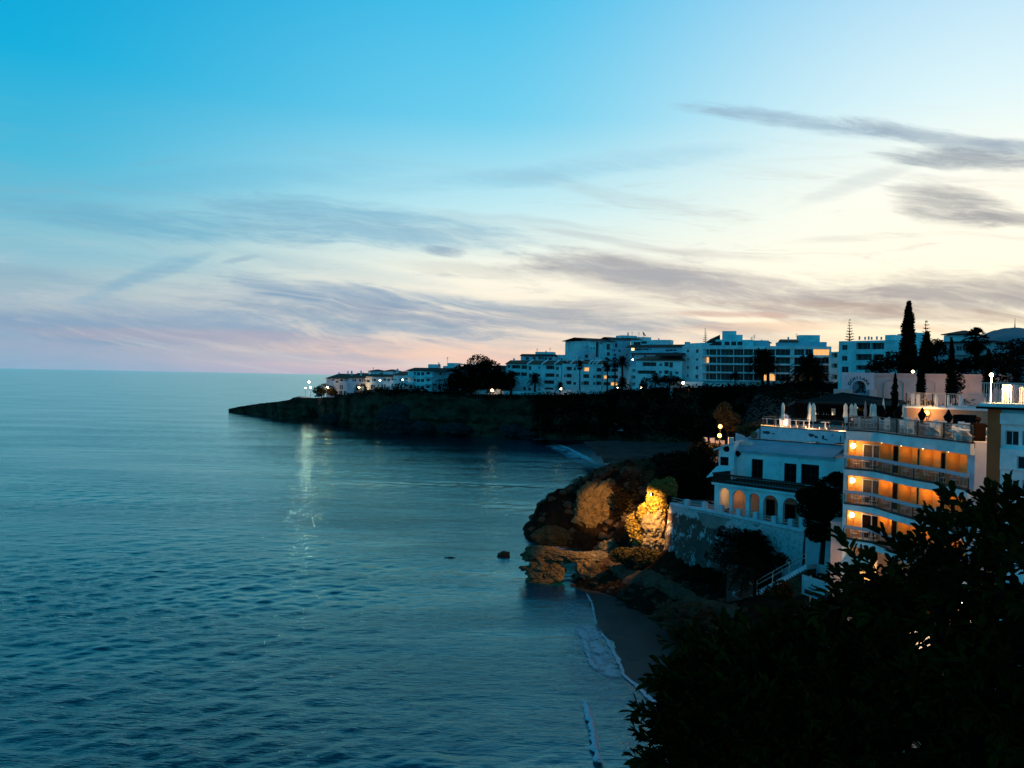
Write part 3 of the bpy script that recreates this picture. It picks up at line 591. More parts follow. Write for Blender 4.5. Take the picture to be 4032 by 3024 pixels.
def troof(t, f, u0, u1, ze, zr, D, over=.5, m=None, name='roof', hip=0):     # tiled roof sloping up and away from the facade
    mb = MB(); a = [f.at(u0-over, ze, over), f.at(u1+over, ze, over), f.at(u1+over-hip, zr, -D), f.at(u0-over+hip, zr, -D)]; dz_ = Vector((0, 0, .22))
    mb.prism(a, [p+dz_ for p in a]); b = [f.at(u0-over+hip, zr, -D), f.at(u1+over-hip, zr, -D), f.at(u1+over, ze, -2*D-over), f.at(u0-over, ze, -2*D-over)]
    mb.prism(b, [p+dz_ for p in b])
    if hip:
        for (p, q, r) in ((0, 3, 3), (1, 2, 2)): mb.add([a[p]+dz_, a[q]+dz_, b[3 if p == 0 else 2]+dz_], [(0, 1, 2)])
    return mb.build(name, m or tiles, t)
def chimney(t, f, X, Y0, Y1, o, wpx=5, ball=True, m=white):
    u, z1 = f.uv(X, Y0, -o); _, z0 = f.uv(X, Y1, -o); mb = MB(); h = wpx*.5*(f.A.y/F); f.box(mb, u-h, u+h, z0, z1-(.5 if ball else 0), -o-h, -o+h)
    if ball: mb.ball(f.at(u, z1-.3, -o), h*1.5, 10, 6); mb.lathe(f.at(u, 0, -o), [(h*.7, z1-.6), (h*.7, z1-.3)])
    return mb.build('chimney', m, t)
def rbox(t, f, X0, Y0, X1, Y1, o, D, m=white, name='roof_room'):             # a block standing on the roof, o metres back
    u0, z1 = f.uv(X0, Y0, -o); u1, z0 = f.uv(X1, Y1, -o); mb = MB(); f.box(mb, u0, u1, z0-.6, z1, -o-D, -o); return mb.build(name, m, t)
def aerial(t, f, X, Y0, Y1, o=2):
    u, z1 = f.uv(X, Y0, -o); _, z0 = f.uv(X, Y1, -o); mb = MB(); mb.tube([f.at(u, z0-.5, -o), f.at(u, z1, -o)], .07, 5)
    for k in range(4): mb.bar(f.at(u-.5, z1-.12-.3*k, -o), f.at(u+.5, z1-.12-.3*k, -o), .03, .03)
    return mb.build('aerial', dframe, t)
def Z(x0, y0, k, wins): return [(x0+a/k, y0+b/k, x0+c_/k, y0+d/k, e) for a, b, c_, d, e in wins]
# ------------------------------------------------------------------ the town on the headland
ROW = 'terraced houses on the point'
wa = Z(1150,1400,5.53,[(860,520,920,548,'w'),(945,545,1008,600,'w'),(1040,500,1110,570,'d'),(1030,640,1062,740,'w'),(1075,640,1105,740,'w'),(945,775,1000,830,'w'),(1025,765,1095,880,'w'),(1130,765,1165,830,'w'),(1140,500,1190,560,'w'),(1215,490,1290,556,'d'),(1215,620,1250,680,'w')])
t, f = house('end house of the terraced row on the point, with a slanting gable and round-capped chimney', 1285,428, 1372,412, 1492,1562, 12, wa, lilac, 'terraced_house', 'house', ROW)
troof(t, f, 0, f.L, f.z1, zat(1360,1473,424), 6, hip=3); chimney(t, f, 1335, 1466, 1477, 5, 4)
wb = Z(1150,1400,5.53,[(1310,500,1345,565,'w'),(1355,500,1395,565,'w'),(1455,500,1500,572,'w'),(1508,500,1545,572,'w'),(1555,500,1595,572,'w'),(1450,610,1600,690,'d')])
t, f = house('middle house of the terraced row on the point, behind the palm lit amber', 1373,408, 1440,398, 1489,1556, 12, wb, lilac, 'terraced_house', 'house', ROW)
troof(t, f, 0, f.L, f.z1, zat(1405,1470,410), 6); chimney(t, f, 1370, 1461, 1474, 3, 4); chimney(t, f, 1385, 1461, 1478, 2, 5); chimney(t, f, 1422, 1460, 1480, 2, 5); chimney(t, f, 1431, 1466, 1472, 4, 3)
wc = Z(1150,1400,5.53,[(1620,520,1690,585,'w'),(1740,505,1825,575,'d'),(1960,490,2040,570,'d'),(1715,635,1762,740,'w'),(1768,635,1812,740,'w'),(1865,630,1902,690,'w'),(1940,625,1982,735,'w'),(1995,625,2037,730,'w'),(2070,500,2130,560,'w'),(2165,610,2205,690,'w'),(2165,480,2205,540,'w')])
t, f = house('house of the terraced row with two small roof turrets and a lit wall lamp', 1441,396, 1548,376, 1484,1552, 12, wc, white, 'terraced_house', 'house', ROW)
troof(t, f, 0, f.L, f.z1, zat(1500,1468,392), 6)
for X0, X1 in ((1450,1489), (1508,1546)):
    rb = rbox(t, f, X0, 1460, X1, 1478, 3, 5, white, 'turret'); mb = MB(); u0, z = f.uv(X0-3, 1461, -3); u1, _ = f.uv(X1+3, 1461, -3); c = f.at((u0+u1)/2, z+.9, -5.5)
    mb.prism([f.at(u0, z, -2.4), f.at(u1, z, -2.4), f.at(u1, z, -8.6), f.at(u0, z, -8.6)], [c+f.u*-.6, c+f.u*.6, c+f.u*.6+f.n*-.3, c+f.u*-.6+f.n*-.3]); mb.build('turret_roof', dtiles, t)
aerial(t, f, 1470, 1446, 1456, 4)
wd = Z(1200,1350,2.765,[(945,390,990,410,'d'),(950,445,965,500,'w'),(985,445,1000,500,'w'),(1005,450,1025,500,'w'),(1030,390,1050,420,'w'),(1085,420,1125,470,'w'),(1090,380,1120,405,'w')])
t, f = house('last house of the terraced row, stepping up to the white apartment block', 1549,374, 1625,362, 1478,1544, 12, wd, white, 'terraced_house', 'house', ROW)
troof(t, f, 0, f.L, f.z1, zat(1590,1463,374), 6); chimney(t, f, 1565, 1453, 1474, 3, 6)
# white four-storey block with balconies
wl = Z(1600,1380,4.9156,[(143,415,182,475,'w'),(203,420,265,485,'w'),(285,420,345,485,'w'),(372,410,488,485,'d'),(140,545,182,605,'w'),(200,550,262,612,'w'),(280,550,345,612,'w'),(372,545,485,615,'d'),(60,670,125,735,'w'),(138,675,180,735,'w'),(195,680,258,748,'w'),(275,682,340,750,'w'),(370,675,482,748,'d')])
t, f = house('white four storey block with stacked balconies beside the terraced row', 1606,360, 1700,353, 1461,1545, 11, wl, white)
for Y in (1484, 1511, 1538):
    for X0, X1 in ((1602,1632), (1672,1708)):
        a, z = f.uv(X0, Y); b, _ = f.uv(X1, Y); mb = MB(); f.box(mb, a, b, z-.2, z+.75, .003, 1.3); mb.build('balcony', white, t)
troof(t, f, -.5, f.L+7, f.z1, zat(1660,1448,345), 6, m=dtiles)
g = px_fac(1700,353, 1768,357, f.z0, f.z1); mb = MB(); ops = []
for wv in Z(1600,1380,4.9156,[(648,430,682,475,'w'),(645,560,680,606,'w'),(640,690,684,740,'w')]):
    a, zt = g.uv(wv[0], wv[1]); b, zb = g.uv(wv[2], wv[3]); ops.append((a, zb, b, zt))
g.wall(mb, ops, 9); mb.build('gable_wall', white2, t)
for o in ops: g.window(o, t)
rbox(t, f, 1686, 1434, 1709, 1450, 6, 5); rbox(t, f, 1761, 1429, 1788, 1452, 8, 5); chimney(t, f, 1730, 1432, 1445, 6, 4, m=lilac); aerial(t, f, 1762, 1405, 1430, 8); aerial(t, f, 1727, 1425, 1434, 6)
wg = Z(1600,1380,4.9156,[(835,440,868,512,'w'),(895,450,925,540,'w'),(835,570,868,640,'w'),(918,312,960,375,'w'),(980,312,1030,378,'w')])
t, f = house('narrow block with a white roof pergola half hidden behind the dark tree', 1765,366, 1815,368, 1441,1530, 10, wg, lilac)
for X in (1797, 1812): u, _ = f.uv(X, 1450); mb = MB(); f.box(mb, u-.3, u+.3, f.z0, f.z1+.2, .2, .7); mb.build('column', white, t)
t, f = house('low house with a hipped tile roof showing over the big dark tree', 1868,362, 1937,362, 1440,1530, 14, [], lilac, cat='house', name='house')
troof(t, f, 0, f.L, f.z1, zat(1903,1422,368), 7, hip=5.2); chimney(t, f, 1869, 1425, 1436, 2, 4); 
t, f = house('dark tiled houses low on the skyline between the big tree and the balustraded apartments', 1815,380, 2010,372, 1456,1530, 12, [], lilac, cat='house', name='house')
troof(t, f, 0, f.L, f.z1, f.z1+2.0, 5, m=dtiles); chimney(t, f, 1839, 1434, 1446, 2, 5); chimney(t, f, 1848, 1434, 1446, 2, 5); chimney(t, f, 1967, 1446, 1453, 2, 5); rbox(t, f, 1978, 1449, 1990, 1455, 3, 3, lilac)
# palm-fronted apartments
AP = 'white apartments behind the balustrade'
w1 = Z(1950,1400,4.424,[(208,165,258,235,'d'),(278,165,435,245,'d'),(448,170,552,255,'d'),(582,185,628,255,'w'),(752,190,782,235,'w'),(882,170,1030,262,'d'),(300,290,432,370,'d'),(442,292,548,375,'d'),(585,310,630,380,'w'),(870,310,1028,390,'d'),(1058,320,1105,375,'w'),(845,430,1022,512,'d'),(572,560,620,610,'w'),(748,572,778,612,'w'),(490,545,530,608,'w'),(860,555,1010,600,'w'),(740,320,785,365,'w'),(1058,200,1105,250,'w')])
t, f = house('white apartments with tiled roof strips split by white fire walls, two palms in front', 1992,346, 2209,336, 1435,1541, 11, w1, white, group=AP)
for a, b in ((1992,2075), (2083,2133), (2140,2181), (2188,2208)):
    ua, _ = f.uv(a, 1430); ub, _ = f.uv(b, 1430); troof(t, f, ua, ub, f.z1, zat(2100,1420,342), 5.5, over=.25)
for X in (2079, 2136, 2185): u, _ = f.uv(X, 1430); mb = MB(); q = [f.at(u-.3, f.z1-.6, .5), f.at(u+.3, f.z1-.6, .5), f.at(u+.3, f.z1+1.3, -6), f.at(u-.3, f.z1+1.3, -6)]; mb.prism(q, [p+Vector((0, 0, 1.1)) for p in q]); mb.build('fire_wall', white, t)
chimney(t, f, 2024, 1411, 1428, 4, 6, ball=False)
w2 = Z(1950,1400,4.424,[(1240,195,1330,278,'d'),(1365,215,1405,258,'w'),(1237,318,1328,402,'d'),(1200,330,1228,380,'w'),(1235,438,1325,525,'d'),(1357,460,1405,510,'w'),(1540,205,1632,292,'D'),(1535,325,1632,412,'d'),(1532,445,1630,530,'d'),(1498,460,1525,515,'w'),(1765,215,1848,300,'d'),(1705,345,1745,392,'w'),(1760,332,1845,418,'d'),(1705,462,1740,512,'w'),(1758,450,1842,535,'d')])
t, f = house('white apartments with one glowing top balcony behind the tall thin palm', 2212,336, 2369,330, 1433,1540, 11, w2, white, group=AP)
for a, b in ((2226,2246), (2250,2273), (2281,2318), (2322,2333), (2337,2347), (2351,2367)):
    ua, _ = f.uv(a, 1430); ub, _ = f.uv(b, 1430); troof(t, f, ua, ub, f.z1, zat(2290,1422,338), 5.5, over=.2)
for X in (2248, 2277, 2320, 2335, 2349): u, _ = f.uv(X, 1430); mb = MB(); q = [f.at(u-.25, f.z1-.6, .4), f.at(u+.25, f.z1-.6, .4), f.at(u+.25, f.z1+1.2, -6), f.at(u-.25, f.z1+1.2, -6)]; mb.prism(q, [p+Vector((0, 0, 1.0)) for p in q]); mb.build('fire_wall', white, t)
w3 = Z(1950,1400,4.424,[(1892,222,2005,300,'d'),(2018,225,2138,300,'d'),(1888,345,1948,422,'D'),(1955,345,2010,418,'d'),(2018,342,2138,418,'d'),(1885,462,2002,540,'d'),(2010,465,2130,540,'D'),(2165,365,2205,410,'w')])
t, f = house('flat roofed white apartments behind the three clustered palms', 2372,330, 2440,328, 1443,1545, 10, w3, white, group=AP)
w4 = Z(2250,1300,4.424,[(1055,680,1115,748,'d'),(1040,790,1112,872,'d'),(1045,912,1108,990,'d')])
t, f = house('narrow white block in the shade between the palms and the tiled villa', 2440,326, 2503,300, 1444,1530, 10, w4, white, group=AP)
# row behind
t, f = house('long white upper block with a row of small windows above the fire wall roofs', 2049,392, 2177,388, 1403,1450, 10, Z(1950,1400,4.424,[(530,30,585,75,'w'),(655,25,700,75,'w'),(752,25,800,70,'w'),(808,25,845,70,'w'),(858,30,905,80,'w'),(930,35,985,80,'w')]), lilac)
troof(t, f, 0, f.L, f.z1, f.z1+1.0, 4, m=dtiles); rbox(t, f, 2108, 1385, 2180, 1401, 4, 5, white); aerial(t, f, 2115, 1372, 1386, 5); aerial(t, f, 2166, 1369, 1386, 5); chimney(t, f, 2150, 1381, 1388, 5, 4)
t, f = house('stepped white houses linking the long upper block and the tall apartment block', 2178,398, 2268,396, 1397,1450, 10, Z(1950,1400,4.424,[(1060,40,1080,75,'w'),(1110,50,1130,90,'w'),(1145,45,1165,85,'w')]), white)
rbox(t, f, 2240, 1394, 2262, 1405, 3, 4)
t, f = house('pale blank walled house leaning against the tall apartment block', 2259,408, 2322,405, 1387,1450, 10, Z(2250,1300,4.424,[(230,425,290,500,'d'),(225,515,310,560,'d')]), lilac)
# tall apartment block
w5 = Z(2250,1300,4.424,[(430,200,482,490,'d'),(505,212,532,242,'w'),(612,240,680,365,'d'),(335,300,360,335,'w'),(380,300,405,335,'w'),(335,405,360,430,'w'),(380,395,405,430,'w'),(620,380,670,450,'w'),(380,500,400,530,'w')])
t, f = house('tallest apartment block on the skyline, with overhanging tile eaves and a satellite dish', 2318,420, 2408,428, 1343,1450, 22, w5, white)
troof(t, f, -1, f.L, f.z1, zat(2370,1333,430), 10, over=1.6, m=dtiles)
for Y in (1361, 1381):
    a, z = f.uv(2301, Y+4); b, _ = f.uv(2319, Y); mb = MB(); f.box(mb, a, b, z-.1, z+1.0, -3.5, -.6); mb.build('balcony', white2, t)
g = px_fac(2408,428, 2480,432, f.z0, zat(2440,1339,430)); mb = MB(); ops = []
for wv in Z(2250,1300,4.424,[(690,235,720,260,'w'),(760,230,800,300,'w'),(700,330,725,370,'w'),(740,330,765,370,'w'),(820,340,860,380,'w'),(740,410,785,450,'w'),(950,420,975,450,'w')]):
    a, zt = g.uv(wv[0], wv[1]); b, zb = g.uv(wv[2], wv[3]); ops.append((a, zb, b, zt))
g.wall(mb, ops, 20); mb.build('wing', lilac, t)
for o in ops: g.window(o, t)
troof(t, g, 0, g.L+8, g.z1, g.z1+1.6, 8, over=.8, m=dtiles)
rbox(t, g, 2413, 1328, 2447, 1345, 6, 5); rbox(t, g, 2449, 1320, 2508, 1338, 8, 7); rbox(t, g, 2507, 1326, 2564, 1345, 10, 6)
chimney(t, g, 2473, 1309, 1322, 8, 4, ball=False, m=lilac); aerial(t, g, 2489, 1306, 1322, 9); aerial(t, g, 2516, 1308, 1328, 10)
mb = MB(); c = g.at(g.uv(2535, 1316, -10)[0], g.uv(2535, 1316, -10)[1], -10); d = Vector((.75, -.35, .55)).normalized(); a = d.orthogonal().normalized(); b = d.cross(a)
mb.tube([c-d*.35, c-d*.2, c+d*.1, c+d*.3], [.2, .8, 1.35, 1.55], 14); mb.tube([c-d*.3, c-Vector((0, 0, 2.2))], .1, 6); mb.build('satellite_dish', dframe, t)
t, f = house('white stepped block with roof terraces next to the satellite dish', 2481,424, 2600,418, 1340,1450, 14, Z(2250,1300,4.424,[(1085,205,1205,260,'w'),(1215,195,1310,250,'d')]), white)
rbox(t, f, 2564, 1338, 2640, 1370, -2, 8); rbox(t, f, 2590, 1344, 2632, 1360, -1, 5, white2); chimney(t, f, 2594, 1332, 1345, 2, 4, ball=False, m=lilac)
t, f = house('terracotta roofed apartments with one bright lit balcony below the satellite dish', 2478,400, 2690,384, 1368,1450, 12, Z(2250,1300,4.424,[(1040,298,1096,356,'L'),(1110,320,1220,360,'d'),(1225,322,1345,352,'d'),(1370,320,1390,350,'w'),(1705,335,1760,370,'d'),(1768,335,1830,370,'d'),(1775,385,1870,425,'d'),(1640,340,1700,372,'w')]), lilac)
troof(t, f, -1, f.L+.5, f.z1, f.z1+1.4, 5, m=dtiles, over=.9)
t, f = house('pinkish houses with small square windows stepping down below the lit balcony', 2485,392, 2650,376, 1394,1455, 8, Z(2250,1300,4.424,[(1265,425,1300,468,'w'),(1410,435,1430,462,'w'),(1050,430,1085,470,'w'),(1140,430,1150,470,'w')]), lilac)
u0, z0_ = f.uv(2490, 1390); mb = MB(); f.box(mb, 0, f.L*.7, f.z1-.1, f.z1+.5, -.5, .9); mb.build('eave', dtiles, t)
# tiled villa
w6 = Z(2250,1300,4.424,[(1235,558,1475,652,'d'),(1530,580,1578,625,'w'),(1615,556,1692,656,'d'),(1708,558,1765,652,'w'),(1150,700,1470,782,'d'),(1522,708,1572,760,'w'),(1612,700,1692,786,'d'),(1708,715,1755,786,'w'),(1810,720,1862,766,'w'),(1290,830,1380,900,'w')])
t, f = house('wide villa with a long tiled roof and two open verandas beside the big blue block', 2503,294, 2684,286, 1420,1527, 12, w6, white, cat='villa', name='villa')
troof(t, f, 0, f.L, f.z1, zat(2600,1405,296), 6, hip=2.5); mb = MB(); troof(t, f, f.uv(2585, 1400)[0], f.L, f.z1+1.6, f.z1+2.8, 3.5, name='upper_roof', m=dtiles)
# big curved block with long balconies
w7 = Z(2600,1200,2.765,[(287,490,312,520,'w'),(385,485,416,525,'w'),(290,580,311,606,'w'),(385,583,412,610,'w'),(287,668,310,700,'w'),(383,668,412,706,'w'),(285,757,306,790,'w'),(380,762,411,802,'w'),(240,590,256,612,'w'),(240,676,256,705,'w'),(240,765,256,795,'w')])
t, f = house('blue white end tower of the long balcony block, with small square windows', 2684,290, 2763,280, 1361,1506, 12, w7, white)
u, z = f.uv(2702, 1349); mb = MB(); f.box(mb, f.L*.1, f.L-.1, f.z1-.2, f.z1+.9, -6, -.4); mb.build('parapet', white, t); mb = MB(); f.box(mb, -.2, .7, f.z1-2, f.z1+1.6, -3, -1.2); mb.build('chimney', lilac, t); chimney(t, f, 2702, 1348, 1360, 3, 6, ball=False, m=dtiles)
rows7 = []
cols = [(450,530),(535,610),(618,655),(662,795),(802,905),(912,1010),(1018,1120),(1130,1250),(1258,1415),(1460,1570),(1580,1660),(1668,1845)]
for r_, (ya, yb) in enumerate([(482,550),(568,642),(657,738),(747,832)]):
    for c_, (xa, xb) in enumerate(cols):
        k = 'd'
        if (r_, c_) in ((1,0), (0,11), (3,7)): k = 'D'
        rows7.append((xa, ya, xb, yb, k))
t7, f7 = house('long five storey block with continuous balcony bands and a white penthouse', 2763,280, 3271,270, 1362,1510, 13, Z(2600,1200,2.765,rows7), white, bal=False)
for Y in (1404, 1436, 1470, 1502):
    zz = f7.uv(3000, Y)[1]; mb = MB(); f7.box(mb, 0, f7.L*.94, zz-.16, zz+.34, .003, .9); mb.build('balcony_band', white, t7)
rbox(t7, f7, 2818, 1337, 2965, 1370, 4, 7, white, 'penthouse'); rbox(t7, f7, 2845, 1303, 2899, 1335, 6, 5); rbox(t7, f7, 2890, 1318, 2924, 1340, 5, 5); rbox(t7, f7, 2965, 1340, 3027, 1372, 6, 6, lilac)
for x in (640, 728, 800, 868):
    X = 2600+x/2.765; u0, z1_ = f7.uv(X-10, 1345, -4); u1, z0_ = f7.uv(X+9, 1360, -4); mb = MB(); f7.box(mb, u0, u1, z0_, z1_, -4.1, -3.96); mb.build('penthouse_window', glass, t7)
u0, z0_ = f7.uv(2768, 1350, -3); u1, _ = f7.uv(2836, 1350, -3); mb = MB(); q = [f7.at(u0, z0_-1, -2), f7.at(u1, z0_-1, -2), f7.at(u1, z0_+3, -9), f7.at(u0+2.5, z0_+1.4, -9)]; mb.prism(q, [p+Vector((0, 0, .3)) for p in q]); mb.build('roof', dtiles, t7)
rbox(t7, f7, 3066, 1345, 3255, 1368, 4, 8, lilac, 'penthouse'); rbox(t7, f7, 3146, 1319, 3228, 1352, 7, 6, white); chimney(t7, f7, 3104, 1327, 1345, 6, 6, ball=False, m=lilac); chimney(t7, f7, 3140, 1327, 1345, 6, 6, ball=False, m=lilac); chimney(t7, f7, 2999, 1339, 1352, 8, 6, m=lilac); chimney(t7, f7, 3058, 1350, 1362, 5, 6, m=lilac)
u0, z0_ = f7.uv(3065, 1346, -3); u1, _ = f7.uv(3146, 1340, -3); mb = MB(); q = [f7.at(u0, z0_-.1, -3.4), f7.at(u1, z0_-.1, -3.4), f7.at(u1, z0_+.9, -9), f7.at(u0+1, z0_+.9, -9)]; mb.prism(q, [p+Vector((0, 0, .3)) for p in q]); mb.build('roof', tiles, t7)
for X, Y0, Y1 in ((2970,1318,1338), (3138,1314,1330), (2960,1326,1340)): aerial(t7, f7, X, Y0, Y1, 7)
t, f = house('dark tile roofed house filling the gap over the long balcony block', 2966,300, 3030,300, 1352,1380, 8, [], lilac, name='house', cat='house'); troof(t, f, 0, f.L, f.z1, f.z1+1, 4, m=dtiles)
t, f = house('narrow stack of small balconies closing the gap beside the blue block', 3262,266, 3304,262, 1385,1512, 8, Z(2600,1200,2.765,[(1865,525,1925,590,'d'),(1865,640,1925,700,'d'),(1865,760,1925,825,'d')]), white)
# blue block near the pines
w8 = Z(3300,1150,3.022,[(48,630,110,690,'w'),(45,760,108,818,'w'),(42,885,122,968,'w'),(215,604,382,704,'d'),(390,604,545,704,'d'),(210,738,400,832,'d'),(410,740,540,832,'d'),(212,870,450,945,'d')])
t8, f8 = house('blue white block with wide recessed balconies next to the tall conifers', 3300,218, 3543,206, 1341,1505, 12, w8, white)
for i, x in enumerate((255, 322, 365, 400, 462, 515)): chimney(t8, f8, 3300+x/3.022, 1323+(i % 2)*2, 1338, 4, 5, m=lilac)
rbox(t8, f8, 3485, 1319, 3523, 1345, 2, 4)
t, f = house('slim blue house seen between the two tall conifers', 3586,214, 3640,214, 1310,1470, 8, [], white, name='house', cat='house')
# pink house
wp = Z(3580,1300,4.894,[(905,305,1010,400,'w'),(1025,310,1115,400,'w'),(1610,375,1660,430,'w')])
t, f = house('pink stuccoed house with a balcony under a tiled roof, behind the fan palm', 3708,176, 3902,168, 1349,1475, 10, wp, pink, name='pink_house', cat='house')
u0, z = f.uv(3760, 1390); u1, _ = f.uv(3812, 1390); mb = MB(); f.box(mb, u0, u1, z-.5, z+.3, .003, 1.0); mb.build('balcony', pink, t); mb = MB(); f.box(mb, -.5, f.L+.5, f.z1-.05, f.z1+.3, -10, .7); mb.build('eave', dtiles, t)
g = px_fac(3712,182, 3822,178, f.z1, zat(3760,1319,180)); mb = MB(); a, zt = g.uv(3739, 1326); b, zb = g.uv(3751, 1337); g.wall(mb, [(a, zb, b, zt)], 9); mb.build('upper_storey', white, t); g.window((a, zb, b, zt), t); troof(t, g, 0, g.L, g.z1, zat(3765,1307,186), 5, hip=3, m=dtiles, name='upper_roof')
t, f = house('low white outbuilding at the end of the pink house', 3900,170, 3958,170, 1358,1475, 8, Z(3580,1300,4.894,[(1750,310,1825,375,'w')]), lilac, name='outbuilding', cat='house')
mb = MB(); f.box(mb, -.4, f.L+.4, f.z1, f.z1+.35, -8, .6); mb.build('eave', dtiles, t)
# walls along the headland edge
def low_wall(label, XA, dA, XB, dB, Yt, Yb, m=white, th=.4, post=0, rails=False, name='garden_wall', ext=1.5):
    f = px_fac(XA, dA, XB, dB, zat((XA+XB)/2, Yb, (dA+dB)/2)-ext, zat((XA+XB)/2, Yt, (dA+dB)/2)); t = thing(name, label, 'wall', f.at(f.L/2, f.z0)); mb = MB()
    h = f.z1-f.z0; top = f.z0+ext+(h-ext)*(.5 if rails else 1); f.box(mb, 0, f.L, f.z0, top, -th, 0); mb.build('wall', m, t)
    for k in range(post):
        u = f.L*k/max(1, post-1); q = MB(); f.box(q, u-.3, u+.3, f.z0, f.z1+.25, -th-.05, .05); q.build('post', m, t)
    if rails:
        q = MB(); f.box(q, .3, f.L-.3, f.z1-.18, f.z1, -th, 0); n = int(f.L/.55)
        for k in range(n): u = .4+(f.L-.8)*k/n; f.box(q, u-.1, u+.1, top, f.z1-.18, -th*.75, -th*.25)
        q.build('balusters', m, t)
    return t, f
low_wall('white balustrade wall along the cliff edge under the palm apartments', 2140,325, 2412,316, 1537,1556, post=6, rails=True, name='balustrade_wall')
low_wall('plain white wall below the two spreading palms', 1988,333, 2138,327, 1541,1557)
t, f = low_wall('long low white wall with a lit globe lamp under the big dark tree', 1823,344, 1985,336, 1532,1553, post=2)
low_wall('pale broken wall under the tiled villa', 2545,290, 2640,286, 1508,1531, white2)
t, f = house('white gatehouse with a glowing porch lamp at the foot of the blue tower', 2640,276, 2770,272, 1502,1535, 5, Z(2600,1200,2.765,[(140,845,155,880,'w')]), white, name='gatehouse', cat='building')
low_wall('white parapet along the garden of the long balcony block', 2770,274, 3010,268, 1511,1527, post=5); low_wall('pale parapet in the palm garden of the long balcony block', 3012,268, 3315,262, 1506,1519, post=6)
# lamps of the town
def street_lamp(label, X, Yt, Yb, d, m, arm=0, r=.42, name='street_lamp', group='street lamps on the point'):
    a = P(X, Yt, d); b = P(X, Yb, d); t = thing(name, label, 'street lamp', b, group); mb = MB(); mb.tube([b-Vector((0, 0, .6)), b+Vector((0, 0, .6)), a-Vector((arm, 0, .25))], [.16, .11, .07], 8)
    if arm: mb.tube([a-Vector((arm, 0, .25)), a-Vector((arm*.5, 0, -.1)), a], .06, 6)
    mb.build('pole', railm, t); h = MB(); h.ball(a, r, 14, 10, (1.2, 1, .8)); h.build('lamp_head', m, t); return t
street_lamp('tallest white street lamp at the very tip of the promenade', 1217, 1504, 1566, 434, streetM, r=.42)
street_lamp('lower white street lamp on the seaward side of the tallest one', 1202, 1527, 1566, 432, streetM, r=.3)
street_lamp('lower white street lamp just inland of the tallest one', 1223, 1526, 1566, 430, streetM, r=.32)
street_lamp('curved neck street lamp in front of the round dark tree on the point', 1290, 1525, 1568, 415, streetO, arm=1.0, r=.4)
street_lamp('amber street lamp glowing among palm fronds in front of the terraced houses', 1411, 1526, 1552, 392, streetO, arm=.8, r=.6)
def globe(label, X, Y, d, r, m=globeM, h=2.0, name='globe_lamp', group=None):
    a = P(X, Y, d); t = thing(name, label, 'lamp', a-Vector((0, 0, h)), group); p = MB(); p.tube([a-Vector((0, 0, h+.3)), a-Vector((0, 0, r*.9))], max(.03, r*.15), 6); p.build('post', dframe, t); g_ = MB(); g_.ball(a, r, 14, 10); g_.build('globe', m, t); return t
emit('town_lamp', (1.0,.74,.42), 26)
for l, X, Y, d, r in [('wall lamp on the terraced house with roof turrets', 1496,1498,375,.4), ('small lamp on the last terraced house', 1585,1495,360,.28), ('round lamp on the long low wall under the big dark tree', 1938,1537,336.5,.5), ('round white lamp among the shrubs by the balustrade', 2208,1531,318,.42), ('small lamp at the foot of the three clustered palms', 2432,1527,312,.22), ('small white lamp beside the clipped dark bush by the tiled villa', 2524,1526,282,.22), ('porch lamp of the white gatehouse', 2690,1507,269,.42), ('bright fire-like lamp under the broad palm of the long balcony block', 3180,1500,262,.75), ('lit lamp on the pink terrace below the lit balcony', 2491,1416,372,.32)]:
    globe(l, X, Y, d, r, MATS['town_lamp'], 1.6)
emit('garden_flare', (1.0,.5,.14), 3)
# trees of the town
tree('round dark tree beside the curved neck lamp on the point', 1275,1538,420, ztop(1275)-.5, [(-3,0,0,3),(0,0,1,3.4),(3,0,.3,3),(-1.5,-1,-1,2.6),(4.8,0,-1,2.2)], 2600, .8, leafO)
palm('low palm lit amber by the street lamp on the point', 1408,1530,1556,391, 24, nf=22, m=leafO); palm('low dark palm next to the amber lamp, nearer the houses', 1438,1532,1552,388, 20, nf=20, m=leafO)
for i, (X, Y, d, R_, l) in enumerate([(1560,1540,356,6,'rounded dark shrubs under the last terraced house'), (1500,1546,372,4,'low shrub on the cliff top below the roof turrets'), (1640,1546,350,4.5,'low shrub at the cliff edge under the white block'), (1760,1532,344,7,'dense dark shrubs beside the gable of the white block'), (1800,1520,344,6,'shrub against the big dark tree')]):
    shrub(l, X, Y, d, (R_, R_*.7, R_*.6), 700, .8, leafD, group='dark shrubs on the cliff top')
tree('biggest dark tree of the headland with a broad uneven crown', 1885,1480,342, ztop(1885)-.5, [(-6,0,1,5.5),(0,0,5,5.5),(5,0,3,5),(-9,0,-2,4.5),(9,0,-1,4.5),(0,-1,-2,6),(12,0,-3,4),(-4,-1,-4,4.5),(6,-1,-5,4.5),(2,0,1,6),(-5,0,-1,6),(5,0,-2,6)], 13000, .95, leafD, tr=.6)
tree('dark tree at the edge of the white apartments beside the spreading palm', 1972,1505,335, ztop(1972)-.5, [(-2,0,0,3.6),(2,0,-1,3.4),(0,0,2,2.8)], 2600, .8, leafD)
palm('spreading palm with a drooping crown at the end of the apartments', 2012,1484,1548,331, 38, nf=34, tw=.45)
palm('spreading palm before the blank white wall of the apartments', 2106,1492,1540,330, 36, nf=34, tw=.4)
palm('small low palm by the round white lamp', 2205,1520,1536,318, 26, nf=24); palm('tall thin palm in front of the glowing top balcony', 2283,1434,1530,322, 23, nf=30, tw=.24, skirt=.3)
palm('first of the three clustered palms, round crowned', 2391,1426,1530,318, 24, fan=True, nf=34, tw=.28, skirt=.4); palm('middle palm of the three clustered palms', 2421,1424,1530,320, 22, fan=True, nf=32, tw=.28, skirt=.4)
